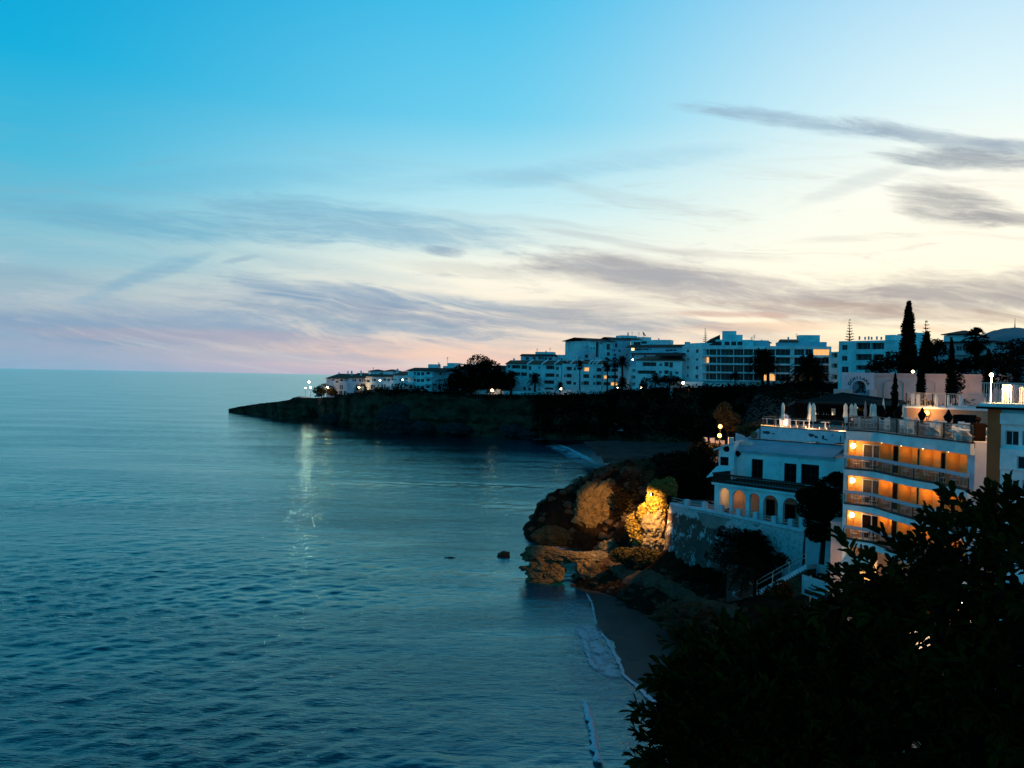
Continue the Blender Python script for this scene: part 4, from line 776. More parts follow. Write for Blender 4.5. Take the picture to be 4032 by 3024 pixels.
palm('feathery palm of the three clustered palms, leaning fronds', 2450,1424,1528,314, 34, nf=34, tw=.4); palm('short bushy palm below the three clustered palms', 2451,1510,1540,308, 38, nf=34)
palm('arching palm in front of the tiled villa', 2580,1492,1530,282, 36, nf=30); shrub('flat topped dark tree beside the gatehouse', 2640,1498,277, (6.5,4,2.2), 1500, .6, leafD)
shrub('clipped dark bush by the tiled villa', 2533,1518,280, (1.8,1.8,3), 700, .5, leafD)
palm('tall twin palm before the long balcony block, the taller crown', 3002,1415,1528,262, 64, nf=44, tw=.5, droop=1.1, skirt=.25); palm('second tall palm close beside the twin palm', 3024,1420,1524,262, 50, nf=36, tw=.5, skirt=.2)
palm('broad dark palm over the bright lamp of the balcony block', 3180,1448,1520,258, 84, nf=54, tw=.6, droop=1.3, skirt=.25); palm('dark palm beside the broad one, half merged with it', 3212,1462,1520,256, 60, nf=40, tw=.45, skirt=.2)
palm('small palm low in the garden of the balcony block', 2895,1478,1520,266, 26, nf=26); shrub('dark shrub under the lit ground floor room', 3100,1508,266, (4,3,2), 600, .5, leafD)
norfolk('small norfolk pine behind the white penthouse', 2776,1291,1400,300, 26, 'norfolk pines'); norfolk('sparse golden tipped norfolk pine behind the blue block', 3343,1258,1420,228, 46, 'norfolk pines', m=leafO); norfolk('pale tiered norfolk pine between the tall conifers and the pink house', 3644,1262,1470,150, 66, 'norfolk pines')
# undergrowth along the cliff
mb = MB()
for X in np.linspace(1330, 3420, 520):
    tp = far_top(X); b = far_base(max(X, 2000)) if X > 2100 else None
    mb.leaves(tp+Vector((0, 0, random.uniform(-.6, .5))), (2.0, 1.6, 1.2), 12, .9)
    if b is not None:
        for k in range(5): s = random.uniform(.1, .98); p = b.lerp(tp, s); mb.leaves(p+Vector((0, -1.5, 1.0)), (2.6, 2, 1.6), 16, 1.0)
tag(mb.build('cliff_undergrowth', leafD), 'dark scrub hanging over the cliff edge and slope', 'undergrowth', kind='stuff')
# two parked cars on the point
def car(label, X, Y, d, m, rz):
    c = P(X, Y, d); t = thing('parked_car', label, 'car', c, 'cars parked on the point'); ax = (math.cos(rz), math.sin(rz)); q = MB(); q.box(c+Vector((0, 0, .62)), (2.1, .85, .3), ax); ux = Vector((*ax, 0)); uy = Vector((-ax[1], ax[0], 0))
    base = [c+ux*a+uy*b+Vector((0, 0, .92)) for a, b in ((-1.7,-.8),(1.1,-.8),(1.1,.8),(-1.7,.8))]; top = [c+ux*a+uy*b+Vector((0, 0, 1.45)) for a, b in ((-1.3,-.65),(.5,-.65),(.5,.65),(-1.3,.65))]; q.build('body', m, t)
    k = MB(); k.prism(base, top); k.build('cabin', glass, t)
    for a in (-1.3, 1.3):
        for b in (-.86, .86): wl_ = MB(); o = c+ux*a+uy*b+Vector((0, 0, .33)); wl_.tube([o-uy*.1, o+uy*.1], .33, 14); wl_.build('wheel', dframe, t)
    for b in (-.6, .6): h = MB(); h.ball(c+ux*2.12+uy*b+Vector((0, 0, .68)), .16, 8, 6); h.build('headlight', white, t)
car('dark car parked under the round tree on the point', 1254,1564,418, carm, 2.6); car('dark car parked at the foot of the terraced houses', 1330,1563,410, carm, 3.4)
low_wall('short bright wall catching the street lamp light at the end of the promenade', 1170,436, 1206,434, 1560,1564, white)
# ------------------------------------------------------------------ hotel with lit balconies
FP = [PZ(3337,1731,20.4), PZ(3460,1740,20.4), PZ(3535,1751.5,20.4), PZ(3617,1763,20.4), PZ(3720,1775,20.4), PZ(3836,1793,20.4)]
FP = [Vector((p.x, p.y, 0)) for p in FP]
IN = [Vector((.76,.65,0)).normalized()]+[Vector((.99,.14,0)).normalized()]*4
H = thing('hotel', 'white hotel with three rows of warmly lit balconies and a roof terrace', 'hotel', (36, 60, 8))
def up(p, z): return Vector((p.x, p.y, z))
def offs(d):   # polyline moved outwards by d
    out_ = []
    for i, p in enumerate(FP):
        n = Vector((0, 0, 0))
        for k in (i-1, i):
            if 0 <= k < 5: e = (FP[k+1]-FP[k]).normalized(); n += Vector((e.y, -e.x, 0))
        out_.append(p+n.normalized()*d)
    return out_
def ribbon(mb, pl, z0, z1, th):
    a = pl; e = [p for p in offs_in(pl, th)]
    for i in range(len(a)-1): mb.prism([up(a[i], z0), up(a[i+1], z0), up(e[i+1], z0), up(e[i], z0)], [up(a[i], z1), up(a[i+1], z1), up(e[i+1], z1), up(e[i], z1)])
    return mb
def offs_in(pl, th): return [p+IN[min(i, 4)]*th for i, p in enumerate(pl)]
ceils = [20.4, 17.5, 14.6, 11.7]
fwd = (FP[-1]-FP[-2]).normalized()
PE = [FP[-1]+fwd*0.0]
# main body behind the balconies
bk = [FP[0]+IN[0]*1.25]+[FP[i]+IN[i-1]*1.12 for i in range(1, 6)]
mb = MB()
base = [FP[0]+Vector((-.25,.35,0)), FP[0]+Vector((-.28,.28,0))+IN[0]*1.3, FP[0]+Vector((12,14,0)), Vector((47,70,0)), Vector((44,52,0)), FP[5]+IN[4]*3]
poly = bk+[FP[5]+IN[4]*14, FP[0]+IN[0]*14]
mb.prism([up(p, 5.5) for p in poly], [up(p, 21.15) for p in poly]); mb.build('body', brownwall, H)
for z in ceils:
    top = z == 20.4; z1 = 21.17 if top else z+.5; m = MB(); a = offs(.28 if top else .42); ribbon(m, a, z, z1, 2.1); m.build('fascia' if top else 'balcony_slab', white, H)
    m = MB(); a = offs(.34 if top else .47); ribbon(m, a, z1+.002, z1+.10, .5 if top else .3); m.build('coping', dframe, H)
for k, z in enumerate(ceils[:3]):
    fl = z-2.4
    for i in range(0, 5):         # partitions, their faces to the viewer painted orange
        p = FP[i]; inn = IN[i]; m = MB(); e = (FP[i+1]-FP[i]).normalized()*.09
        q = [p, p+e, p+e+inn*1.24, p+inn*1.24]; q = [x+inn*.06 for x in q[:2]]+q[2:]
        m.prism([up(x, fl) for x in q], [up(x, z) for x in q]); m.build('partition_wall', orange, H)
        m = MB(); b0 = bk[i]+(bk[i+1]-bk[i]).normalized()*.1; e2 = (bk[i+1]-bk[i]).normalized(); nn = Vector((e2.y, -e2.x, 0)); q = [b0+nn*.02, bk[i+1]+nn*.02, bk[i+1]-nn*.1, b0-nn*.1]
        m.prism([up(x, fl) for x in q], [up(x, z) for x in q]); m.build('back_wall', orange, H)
        L = (bk[i+1]-bk[i]).length; fr = Fac(bk[i]+nn*.03, bk[i+1]+nn*.03, fl, z)
        if i == 0: dr = fr.window((L*.30, fl+.02, L*.97, z-.32), H, -.02, curtain if k < 2 else dark, white, 'sliding_door', 1, .09)
        else: dr = fr.window((L*.38, fl+.02, L*.96, z-.25), H, -.02, dark, dtiles, 'balcony_door', 1, .07)
        # lamp
        mm = MB()
        if i == 0: c = up(FP[0]+IN[0]*.62+e*2.2, z-.52); mm.ball(c, .20, 16, 12)
        else: c = up(FP[i]+IN[i]*.1+e*3.2, z-.036); mm.ball(c, .034, 10, 6)  # other bays: small ceiling lamp assumed from the lit walls, hidden by the fascia
        lamp = mm.build('wall_or_added_lamp', globeM, H)
        lt = bpy.data.lights.new('wall_or_added_light', 'POINT'); lt.color = (1, .43, .07); lt.shadow_soft_size = .12
        lt.energy = ((15, 3.5, 6.5, 8.5, 5.5), (14, 14, 8, 15, 6), (13, 12, 6, 11, 9))[k][i]
        lo = bpy.data.objects.new('wall_or_added_light', lt); COL.objects.link(lo); lo.parent = lamp; lo.location = up(FP[i]+IN[i]*(.62 if i == 0 else .58)+(FP[i+1]-FP[i]).normalized()*(.62 if i == 0 else .55), z-(.62 if i == 0 else .45))-H.location
    a = offs(.36); m = MB()                      # railing
    for i in range(5): m.bar(up(a[i], fl+1.02), up(a[i+1], fl+1.02), .03, .13)
    r_ = m.build('handrail', railm, H); m = MB()
    for i in range(5):
        n = int((a[i+1]-a[i]).length/.13)
        for q in range(n): p = a[i].lerp(a[i+1], q/n); m.bar(up(p, fl+.12), up(p, fl+.9), .011, .011)
        m.bar(up(a[i], fl+.16), up(a[i+1], fl+.16), .02, .02)
    m.build('rail_bars', bars, H)
    for i in range(6): m = MB(); m.bar(up(a[i], fl+.11), up(a[i], fl+.9), .03, .03); m.build('rail_post', dframe, H)
# piers
m = MB(); e0 = (FP[1]-FP[0]).normalized(); q = [FP[0]-e0*.28, FP[0]-e0*.001, FP[0]-e0*.001+IN[0]*1.5, FP[0]-e0*.28+IN[0]*1.5]; m.prism([up(p, 5.5) for p in q], [up(p, 20.398) for p in q]); m.build('end_pier', white, H)
ep0 = PZ(3838,1793,20.4); epd = ep0.y; e1 = P(3912,1793,epd-1.2); e1 = P(3912,1793,epd-.1); q = [Vector((ep0.x+.02, epd, 0)), Vector((e1.x, e1.y, 0)), Vector((e1.x+.2, e1.y+1.1, 0)), Vector((ep0.x+.1, epd+1.0, 0))]
m = MB(); m.prism([up(p, 5.5) for p in q], [up(p, 21.3) for p in q]); m.build('corner_pier', lilac, H)
# right wing
dW = 49.5; a = P(3890,1700,dW+.6); b = P(4300,1700,dW-4.0); W = Fac((a.x, a.y), (b.x, b.y), 5.5, zat(3960,1612,dW)); D_ = 8
ops = []
for (X0, Y0, X1, Y1) in [(3958,1694,4011,1756), (4024,1696,4075,1758), (3958,1886,4011,1949), (4024,1888,4075,1950), (3958,2078,4011,2140), (4024,2080,4075,2142), (4100,1700,4180,1762), (4100,1890,4180,1955)]:
    u0, z1 = W.uv(X0, Y0); u1, z0 = W.uv(X1, Y1); ops.append((u0, z0, u1, z1))
m = MB(); W.wall(m, ops, D_, .15); m.build('wing_wall', white, H); m = MB(); ut, _ = W.uv(3941, 1700); W.box(m, -.02, ut, 5.5, W.z1-.003, -.5, .05); m.build('tan_strip', tan, H)
for o in ops: W.window(o, H, .13, glass, frame, mull=1, fw=.05)
for (X0, Y0, X1, Y1) in [(3938,1626,4290,1688), (3938,1765,4290,1880), (3938,1957,4290,2072)]:
    u0, z1 = W.uv(X0, Y0, .18); u1, z0 = W.uv(X1, Y1, .18); oo = []
    if Y0 != 1626:
        q0, y1 = W.uv(4004, Y0+30, .18); q1, y0 = W.uv(4075, Y0+88, .18); oo = [(q0, y0, q1, y1)]
    g = Fac(W.at(0, 0, .18).xy, W.at(W.L, 0, .18).xy, z0, z1); m = MB(); g.wall(m, oo, .176, .15, u0, u1, z0, z1); m.build('white_spandrel', white, H)
    for o in oo: g.window(o, H, .14, glass, frame, mull=1, fw=.05)
m = MB(); W.box(m, -.5, W.L, W.z1, W.z1+.14, -D_, .55); m.build('eave', dark, H); m = MB(); W.box(m, -.4, W.L, W.z1+.143, W.z1+.36, -D_, .45); m.build('roof_coping', white, H)
m = MB(); zr = W.z1+.36; n = 34
for k in range(n+1): u = -.3+(W.L*.9)*k/n; m.bar(W.at(u, zr, .3), W.at(u, zr+1.25, .3), .016, .016)
m.bar(W.at(-.3, zr+1.27, .3), W.at(W.L*.9, zr+1.27, .3), .03, .03); m.bar(W.at(-.3, zr+.1, .3), W.at(W.L*.9, zr+.1, .3), .02, .02); m.build('roof_railing', barw, H)
for X0, X1, hh in ((3942, 3985, 1.0), (4012, 4060, .85)):
    u0, _ = W.uv(X0, 1600, -3); u1, _ = W.uv(X1, 1600, -3); m = MB(); W.box(m, u0, u1, zr-.1, zr+hh+.2, -5, -3); m.build('roof_room', lilac, H)
# awning over the ground floor terrace door
m = MB(); p0 = up(FP[0]+e0*.4, 11.0)+Vector((-.4,-.3,0)); p1 = up(FP[1]-e0*.1, 11.0)+Vector((-.4,-.3,0)); o_ = Vector((-.9,-.8,-.75)); m.prism([p0, p1, p1+o_, p0+o_], [p+Vector((0, 0, .05)) for p in (p0, p1, p1+o_, p0+o_)]); m.build('awning', cloth, H)
fr = Fac(bk[0]+Vector((-.05,-.04,0)), bk[1]+Vector((-.05,-.04,0)), 8.5, 11.2); fr.window((.5, 8.55, 2.3, 10.6), H, -.02, litM, white, 'terrace_door', 2, .1)
for c, en in ((up(FP[0]+e0*1.2, 10.2)+Vector((-.8,-.6,0)), 60), (Vector((30.4,57,10.3)), 120), (Vector((30.6,53.5,10.3)), 120)):
    m = MB(); m.ball(c, .16, 12, 8); lamp = m.build('assumed_terrace_lamp', globeM, H); lt = bpy.data.lights.new('assumed_terrace_light', 'POINT'); lt.color = (1, .52, .16); lt.energy = en; lt.shadow_soft_size = .2; lo = bpy.data.objects.new('assumed_terrace_light', lt); COL.objects.link(lo); lo.parent = lamp; lo.location = c+Vector((-.4,-.2,-.1))-H.location  # lamps assumed here to light the ground terrace
# roof terrace of the hotel
deck = [FP[0], FP[1], FP[2], FP[3], FP[4], FP[5], Vector((41,55,0)), Vector((44,84,0)), Vector((38.4,90,0)), Vector((37.2,84,0)), Vector((34.5,78,0))]
TT = thing('roof_terrace', 'hotel roof terrace with a pale railing and a raised rear deck', 'roof terrace', (37, 70, 21.1))
m = MB(); m.prism([up(p, 20.9) for p in deck], [up(p, 21.26) for p in deck]); m.build('deck', deckm, TT)
def railing(par, pts, z, h, bm, top=True, glass_=False, gap=.14, post=True):
    m = MB()
    for a, b in zip(pts, pts[1:]):
        n = max(1, int((b-a).length/gap))
        if not glass_:
            for k in range(n): p = a.lerp(b, k/n); m.bar(up(p, z+.08), up(p, z+h), .012, .012)
        m.bar(up(a, z+h), up(b, z+h), .028, .028); m.bar(up(a, z+.08), up(b, z+.08), .02, .02)
    m.build('railing', bm, par)
    if glass_:
        g = MB()
        for a, b in zip(pts, pts[1:]): g.quad(up(a, z+.1), up(b, z+.1), up(b, z+h-.03), up(a, z+h-.03))
        g.build('glass_panel', railglass, par)
    if post:
        for p in pts: g = MB(); g.bar(up(p, z), up(p, z+h), .04, .04); g.build('rail_post', dframe, par)
ra = offs(.12); ra = [ra[0]+e0*.1]+ra[1:]
railing(TT, ra, 21.28, 1.12, bars, glass_=True); 
PN = {}
for i in range(5):
    n = int((ra[i+1]-ra[i]).length/.11)
    for k in range(n):
        s = (i+k/n)/5
        for j, (lo_, hi_) in enumerate(((0, .2), (.33, .42), (.57, .66), (.78, .86))):
            if lo_ <= s < hi_: p = ra[i].lerp(ra[i+1], k/n); PN.setdefault(j, MB()).bar(up(p, 21.36), up(p, 22.36), .016, .016)
for j in PN: PN[j].build('barred_panel', bars, TT)
# raised rear deck: brown wall, white edge, railing
RA = P(3570,1610,87); RB = P(3900,1616,80); R_ = Fac((RA.x, RA.y), (RB.x, RB.y), 21.2, zat(3730,1612,84))
m = MB(); R_.wall(m, [], 12); m.build('rear_wall', brownwall, TT); m = MB(); R_.box(m, -.1, R_.L, R_.z1+.003, R_.z1+.2, -12, .25); m.build('white_edge', white, TT)
zt_ = R_.z1+.2; railing(TT, [R_.at(R_.L*s, 0, .1) for s in (0, .33, .5, .98)], zt_, 1.45, barw, gap=.17)
railing(TT, [R_.at(R_.L*.42, 0, -6), R_.at(R_.L*.97, 0, -7)], zt_, 1.5, barw, gap=.17, post=False)
for s, w_ in ((.03, .1), (.1, .14), (.33, .12), (.46, .16), (.62, .1)): m = MB(); R_.box(m, R_.L*s, R_.L*s+.28, zt_, zt_+1.3, -.6, -.35); m.build('white_post', white, TT)
m = MB(); c = R_.at(R_.uv(3656,1626)[0], R_.uv(3656,1626)[1], .35); m.ball(c, .26, 14, 10); lamp = m.build('wall_or_added_lamp', globeO, TT)
lt = bpy.data.lights.new('deck_or_fill_light', 'POINT'); lt.color = (1, .55, .18); lt.energy = 260; lt.shadow_soft_size = .2; lo = bpy.data.objects.new('deck_or_fill_light', lt); COL.objects.link(lo); lo.parent = lamp; lo.location = c+R_.n*1.0+Vector((0, 0, .3))-TT.location
m = MB(); m.tube([c-Vector((0, 0, 1.3)), c-Vector((0, 0, .2))], .04, 6); m.build('lamp_post', dframe, TT)
lt = bpy.data.lights.new('deck_or_fill_light', 'POINT'); lt.color = (1, .55, .18); lt.energy = 1500; lt.shadow_soft_size = .25; c = Vector((31.3,52,25.5)); m = MB(); m.ball(c+Vector((0, 0, .3)), .12, 10, 8); m.tube([c-Vector((0, 0, 1.6)), c+Vector((0, 0, .2))], .03, 6); lamp = m.build('wall_or_added_lamp', globeM, TT); lo = bpy.data.objects.new('deck_or_fill_light', lt); COL.objects.link(lo); lo.parent = lamp; lo.location = c-TT.location  # fill lamp on a post added on the wing roof, warms terrace and umbrellas
m = MB(); R_.box(m, R_.L*.8, R_.L*.98, 21.3, 22.2, 2.5, 4); m.build('bar_counter', dark, TT)
# furniture on the deck and balconies
def chair_at(label, p, rz, group='white plastic chairs'):
    t = thing('plastic_chair', label, 'chair', p, group); ux = Vector((math.cos(rz), math.sin(rz), 0)); uy = Vector((-ux.y, ux.x, 0))
    s = MB(); s.box(p+Vector((0, 0, .43)), (.24,.24,.025), ux.xy); s.build('seat', plast, t)
    b_ = MB(); q = p+Vector((0, 0, .45))-ux*.23
    for k in range(-2, 3): b_.bar(q+uy*.1*k, q+uy*.1*k-ux*.08+Vector((0, 0, .42)), .03, .012)
    b_.bar(q-uy*.24-ux*.09+Vector((0, 0, .43)), q+uy*.24-ux*.09+Vector((0, 0, .43)), .02, .05); b_.build('backrest', plast, t)
    for a in (-.2, .2):
        for c_ in (-.2, .2): l_ = MB(); l_.bar(p+ux*a+uy*c_, p+ux*a+uy*c_+Vector((0, 0, .42)), .02, .02); l_.build('leg', plast, t)
    for c_ in (-.25, .25): l_ = MB(); l_.bar(p-ux*.22+uy*c_+Vector((0, 0, .66)), p+ux*.2+uy*c_+Vector((0, 0, .63)), .025, .015); l_.build('armrest', plast, t)
    return t
def table_at(label, p, r=.42, h=.72, group='white round tables'):
    t = thing('round_table', label, 'table', p, group); s = MB(); s.lathe(p, [(r, h-.03), (r, h)], 20); s.build('tabletop', plast, t); s = MB(); s.tube([p+Vector((0, 0, .03)), p+Vector((0, 0, h-.03))], .05, 8); s.lathe(p, [(.26, 0), (.2, .03)], 12); s.build('pedestal', plast, t); return t
FLN = ['top', 'middle', 'lowest']; BAY = ['beside the sliding door', 'in the narrow second bay', 'in the third bay', 'in the fourth bay', 'in the last bay']
proto_c = proto_t = None
def place(pr, mk, label, p, rz=0, **k):
    if pr is None: return mk(label, p, rz, **k) if mk is chair_at else mk(label, p, **k)
    return dup(pr, p, rz-pr.get('rz0', 0), label=label)
for k, z in enumerate(ceils[:3]):
    fl = z-2.395
    for i in range(5):
        e = (FP[i+1]-FP[i]).normalized(); L = (FP[i+1]-FP[i]).length; inn = IN[i]
        p = up(FP[i]+e*L*.52+inn*.34, fl)
        o = place(proto_t, table_at, f'white round table on the {FLN[k]} lit balcony row, {BAY[i]}', p); proto_t = proto_t or o
        for s, rz in ((.22, math.atan2(e.y, e.x)), (.80, math.atan2(-e.y, -e.x))):
            if i == 1 and s > .5: continue
            o = place(proto_c, chair_at, f'white plastic chair on the {FLN[k]} balcony row, {BAY[i]}, {"near" if s > .5 else "far"} side', up(FP[i]+e*L*s+inn*.36, fl), rz)
            if proto_c is None: proto_c = o; o['rz0'] = rz
for i, (X, Y, l) in enumerate([(3380,1668,'by the dark corner posts'), (3440,1666,'second along the rail'), (3505,1672,'behind the first barred panel'), (3560,1668,'near the closed umbrellas'), (3600,1690,'between two barred panels'), (3668,1682,'under the bright deck lamp'), (3720,1702,'behind the third barred panel'), (3760,1690,'near the bar counter'), (3800,1715,'at the dark speaker box')]):
    p = PZ(X, Y+18, 21.27); o = dup(proto_t, p, 0, (1.6,1.6,1), label=f'white round table on the hotel roof terrace, {l}')
    for q in range(3): an = q*2.1+i; dup(proto_c, p+Vector((math.cos(an)*.95, math.sin(an)*.95, 0)), an+math.pi-proto_c.get('rz0', 0), label=f'white plastic chair round the roof terrace table {l}, {["first","second","third"][q]} of three')
def lounger(label, p, rz):
    t = thing('sun_lounger', label, 'sun lounger', p, 'sun loungers on the roof terrace'); ux = Vector((math.cos(rz), math.sin(rz), 0)); s = MB(); s.box(p+ux*.3+Vector((0, 0, .33)), (.65,.32,.04), ux.xy); s.build('seat', plast, t); s = MB(); a = p-ux*.33+Vector((0, 0, .36)); s.bar(a, a-ux*.55+Vector((0, 0, .35)), .32, .03); s.build('backrest', plast, t)
    for c_ in (-.25, .85): s = MB(); s.box(p+ux*c_+Vector((0, 0, .15)), (.03,.3,.15), ux.xy); s.build('leg', plast, t)
    return t
lg = None
for X, Y, l in [(3612,1712,'nearest the umbrellas'), (3650,1722,'second from the umbrellas'), (3735,1735,'third from the umbrellas'), (3775,1738,'nearest the speaker box')]:
    p = PZ(X, Y, 21.27)+Vector((1.2, .5, 0)); lab = f'white sun lounger behind the roof railing, {l}'
    if lg is None: lg = lounger(lab, p, .3)
    else: dup(lg, p, 0, label=lab)
t = thing('speaker_box', 'tall black box with a round head standing at the corner of the roof terrace', 'speaker', PZ(3850,1738,21.27)); p = Vector(t.location); m = MB(); m.box(p+Vector((0, 0, .62)), (.36,.3,.62)); m.build('box', dark, t); m = MB(); m.ball(p+Vector((0, 0, 1.52)), .18, 12, 8); m.tube([p+Vector((0, 0, 1.22)), p+Vector((0, 0, 1.4))], .09, 8); m.build('head', dark, t)
for X, Y, l in [(3474,1634,'black urn planter at the foot of the tall slim umbrella'), (3537,1640,'black urn planter by the slim grey umbrella'), (3630,1648,'black urn planter on the terrace rail before the lamp'), (3733,1660,'black urn planter on the terrace rail past the lamp')]:
    p = PZ(X, Y+20, 21.27); m = MB(); m.lathe(p, [(.12,0),(.16,.35),(.34,.7),(.4,.95),(.2,1.2),(.12,1.45),(.05,1.6)], 12); tag(m.build('urn_planter', dark), l, 'planter', 'black urns on the terrace')
# closed umbrellas
def umb(label, X, Yt, Yb, d, m=cloth, w_=1.0, slim=False):
    a = P(X, Yt, d); b = P(X, Yb, d); h = a.z-b.z; t = thing('closed_umbrella', label, 'umbrella', b, 'closed umbrellas on the terraces'); p = MB(); p.tube([b, b+Vector((0, 0, h*.97))], .03, 6); p.build('pole', barw, t); c_ = MB()
    pr = [(.20,.30),(.23,.36),(.20,.48),(.17,.62),(.19,.78),(.17,.88),(.09,.96),(.02,1.0)] if not slim else [(.10,.25),(.15,.35),(.15,.5),(.12,.65),(.08,.82),(.03,1.0)]
    n = 14; rings = [[b+Vector((math.cos(2*math.pi*k/n)*r*w_*(1 if k % 2 else .72), math.sin(2*math.pi*k/n)*r*w_*(1 if k % 2 else .72), z*h)) for k in range(n)] for r, z in pr]
    c_.add([q for r in rings for q in r], [(i*n+k, i*n+(k+1) % n, (i+1)*n+(k+1) % n, (i+1)*n+k) for i in range(len(pr)-1) for k in range(n)]); c_.build('canopy', m, t); return t
for X, Yt, Yb, d, mm, w_, sl, l in [(3081,1584,1682,96,cloth,1.1,False,'lone closed cream umbrella above the pale blue cloth'), (3186,1584,1684,94,cloth,1.1,False,'closed cream umbrella, rear one of the close pair by the bar'), (3201,1586,1690,92.5,cloth,1.35,False,'closed cream umbrella, front one of the close pair by the bar'), (3328,1588,1668,96,cloth,1.3,False,'closed cream umbrella at the corner where the two railings meet'), (3351,1590,1665,100,cloth,1.2,False,'closed cream umbrella just past the railing corner'), (3366,1588,1665,100,cloth,1.2,False,'closed cream umbrella beside the orange lit foliage'), (3406,1578,1660,97,gcloth,1.3,True,'slim closed grey umbrella before the dark roof'), (3431,1589,1665,100,cloth,1.3,False,'first of two closed umbrellas standing shoulder to shoulder'), (3442,1590,1665,99,cloth,1.3,False,'second of two closed umbrellas standing shoulder to shoulder'), (3477,1568,1662,92,cloth,1.3,True,'tallest slim closed umbrella with a black urn at its foot'), (3536,1588,1665,95,gcloth,1.2,True,'slim closed grey umbrella in front of the tall cypress'), (3559,1592,1665,94,cloth,1.3,False,'closed umbrella next to the brown terrace wall, rounder top'), (3572,1590,1665,95,cloth,1.1,False,'closed umbrella touching the edge of the brown terrace wall')]:
    umb(l, X, Yt, Yb, d, mm, w_, sl)
# ------------------------------------------------------------------ restaurant terrace behind the house
A0, A1 = PZ(2995,1678,19.6), PZ(3322,1702,19.6); q = Vector((A0.x, A0.y, 0)); r = Vector((A1.x, A1.y, 0)); 
RT = thing('restaurant_terrace', 'white walled restaurant terrace with a dark glass railing above the white house', 'terrace', (36, 98, 12)); fT = Fac(q.xy, r.xy, 12.5, 19.55)
m = MB(); fT.wall(m, [], 13); wl_ = m.build('wall', white2, RT); m = MB(); fT.box(m, 0, fT.L, 19.553, 19.68, -13, .02); m.build('floor', deckm, RT)
for X, Y, w_, h_, s in [(3018,1703,22,6,1), (3195,1713,16,6,2), (3214,1720,10,4,3), (3241,1722,6,8,4), (3252,1731,8,3,6), (3219,1746,10,9,5), (3310,1728,3,12,7), (3277,1714,3,3,8), (3046,1708,8,3,9)]:
    u, z = fT.uv(X, Y); k = fT.A.y/F*.95; V = []
    for i in range(18): an = i*2*math.pi/18; rr = 1+.5*fbm(math.cos(an)*1.3, math.sin(an)*1.3, s*3.3, 4); V.append(fT.at(u+math.cos(an)*w_*k*rr, z+math.sin(an)*h_*k*rr-math.cos(an)*.15*w_*k*.4, .012))
    m = MB(); m.prism([p-fT.n*.01 for p in V], V); m.build('peeled_patch', mat('bare_masonry', (.06,.055,.07), .95, .4, 2) if s == 1 else MATS['bare_masonry'], RT)
railing(RT, [fT.at(fT.L*s, 0, -.15) for s in (.02, .17, .47, .83, .985)], 19.7, 1.12, bars, glass_=True)
railing(RT, [fT.at(.1, 0, -6), fT.at(fT.L*.02, 0, -.15)], 19.7, 1.12, bars, glass_=True, post=False)
for i, s in enumerate((.24, .27, .36, .45, .55, .63, .71, .79)): m = MB(); p = fT.at(fT.L*s, 19.72, -.3); m.box(p+Vector((0, 0, .13)), (.04,.04,.12)); lamp = m.build('rail_light', candle, RT)
for i, s in enumerate((.25, .6, .95)): lt = bpy.data.lights.new('rail_fill', 'POINT'); lt.color = (1,.62,.32); lt.energy = 320; lt.shadow_soft_size = .1; lo = bpy.data.objects.new('rail_fill', lt); COL.objects.link(lo); lo.parent = lamp; lo.location = fT.at(fT.L*s, 20.0, -.5)-RT.location  # extra lights added behind the rail to warm the umbrellas
m = MB(); m.box(fT.at(fT.L*.09, 19.74, -.22), (1.1,.03,.03), fT.u.xy); m.build('light_strip', MATS['garden_flare'], RT)
tb = PZ(3092,1655,19.7); m = MB(); m.leaves(fT.at(fT.uv(3092,1645,-2)[0], 20.75, -2), (.6,.4,.4), 60, .5, flat=1); m.box(fT.at(fT.uv(3092,1645,-2)[0], 20.2, -2), (.6,.3,.45), fT.u.xy); tag(m.build('draped_cloth', mat('blue_white_cloth', (.55,.6,.75), .9, .15, 3)), 'pale blue cloth piled on a table behind the glass railing', 'cloth')
for X, l in ((3020,'by the lit corner of the glass railing'), (3055,'between the lit corner and the pale blue cloth'), (3135,'just past the pale blue cloth'), (3165,'beside the close pair of umbrellas'), (3250,'under the bar lights')):
    p = fT.at(fT.uv(X,1660,-3.2)[0], 19.69, -3.2); dup(proto_t, p, 0, (1.5,1.5,1.05), label=f'white round table on the restaurant terrace, {l}')
# thatched bar pavilion
BP = thing('bar_pavilion', 'long dark thatched bar pavilion with small lights over the counter', 'bar', (44, 105, 19.6)); ba, bb_ = P(3060,1600,112), P(3560,1600,104); fB = Fac((ba.x, ba.y), (bb_.x, bb_.y), 19.4, zat(3300,1594,108))
m = MB(); zt2 = zat(3300,1551,112); q = [fB.at(fB.L*.16, fB.z1, 1.2), fB.at(fB.L*1.0, fB.z1-.1, 1.2), fB.at(fB.L*.98, zt2-.9, -3.5), fB.at(fB.L*.5, zt2, -3.5)]; m.prism(q, [p+Vector((0, 0, .25)) for p in q]); q2 = [q[3], q[2], fB.at(fB.L, fB.z1, -8), fB.at(fB.L*.2, fB.z1, -8)]; m.prism(q2, [p+Vector((0, 0, .25)) for p in q2]); m.build('roof', thatch, BP)
m = MB(); fB.box(m, fB.L*.1, fB.L, fB.z0, fB.z1-.1, -5.2, -5); m.build('back_wall', dark, BP); m = MB(); fB.box(m, fB.L*.2, fB.L*.52, fB.z0, fB.z0+1.35, -.6, 0); m.build('counter', dark, BP)
for s in (.18, .36, .54, .72, .9): m = MB(); fB.box(m, fB.L*s-.12, fB.L*s+.12, fB.z0, fB.z1, -.2, .04); m.build('post', dark, BP)
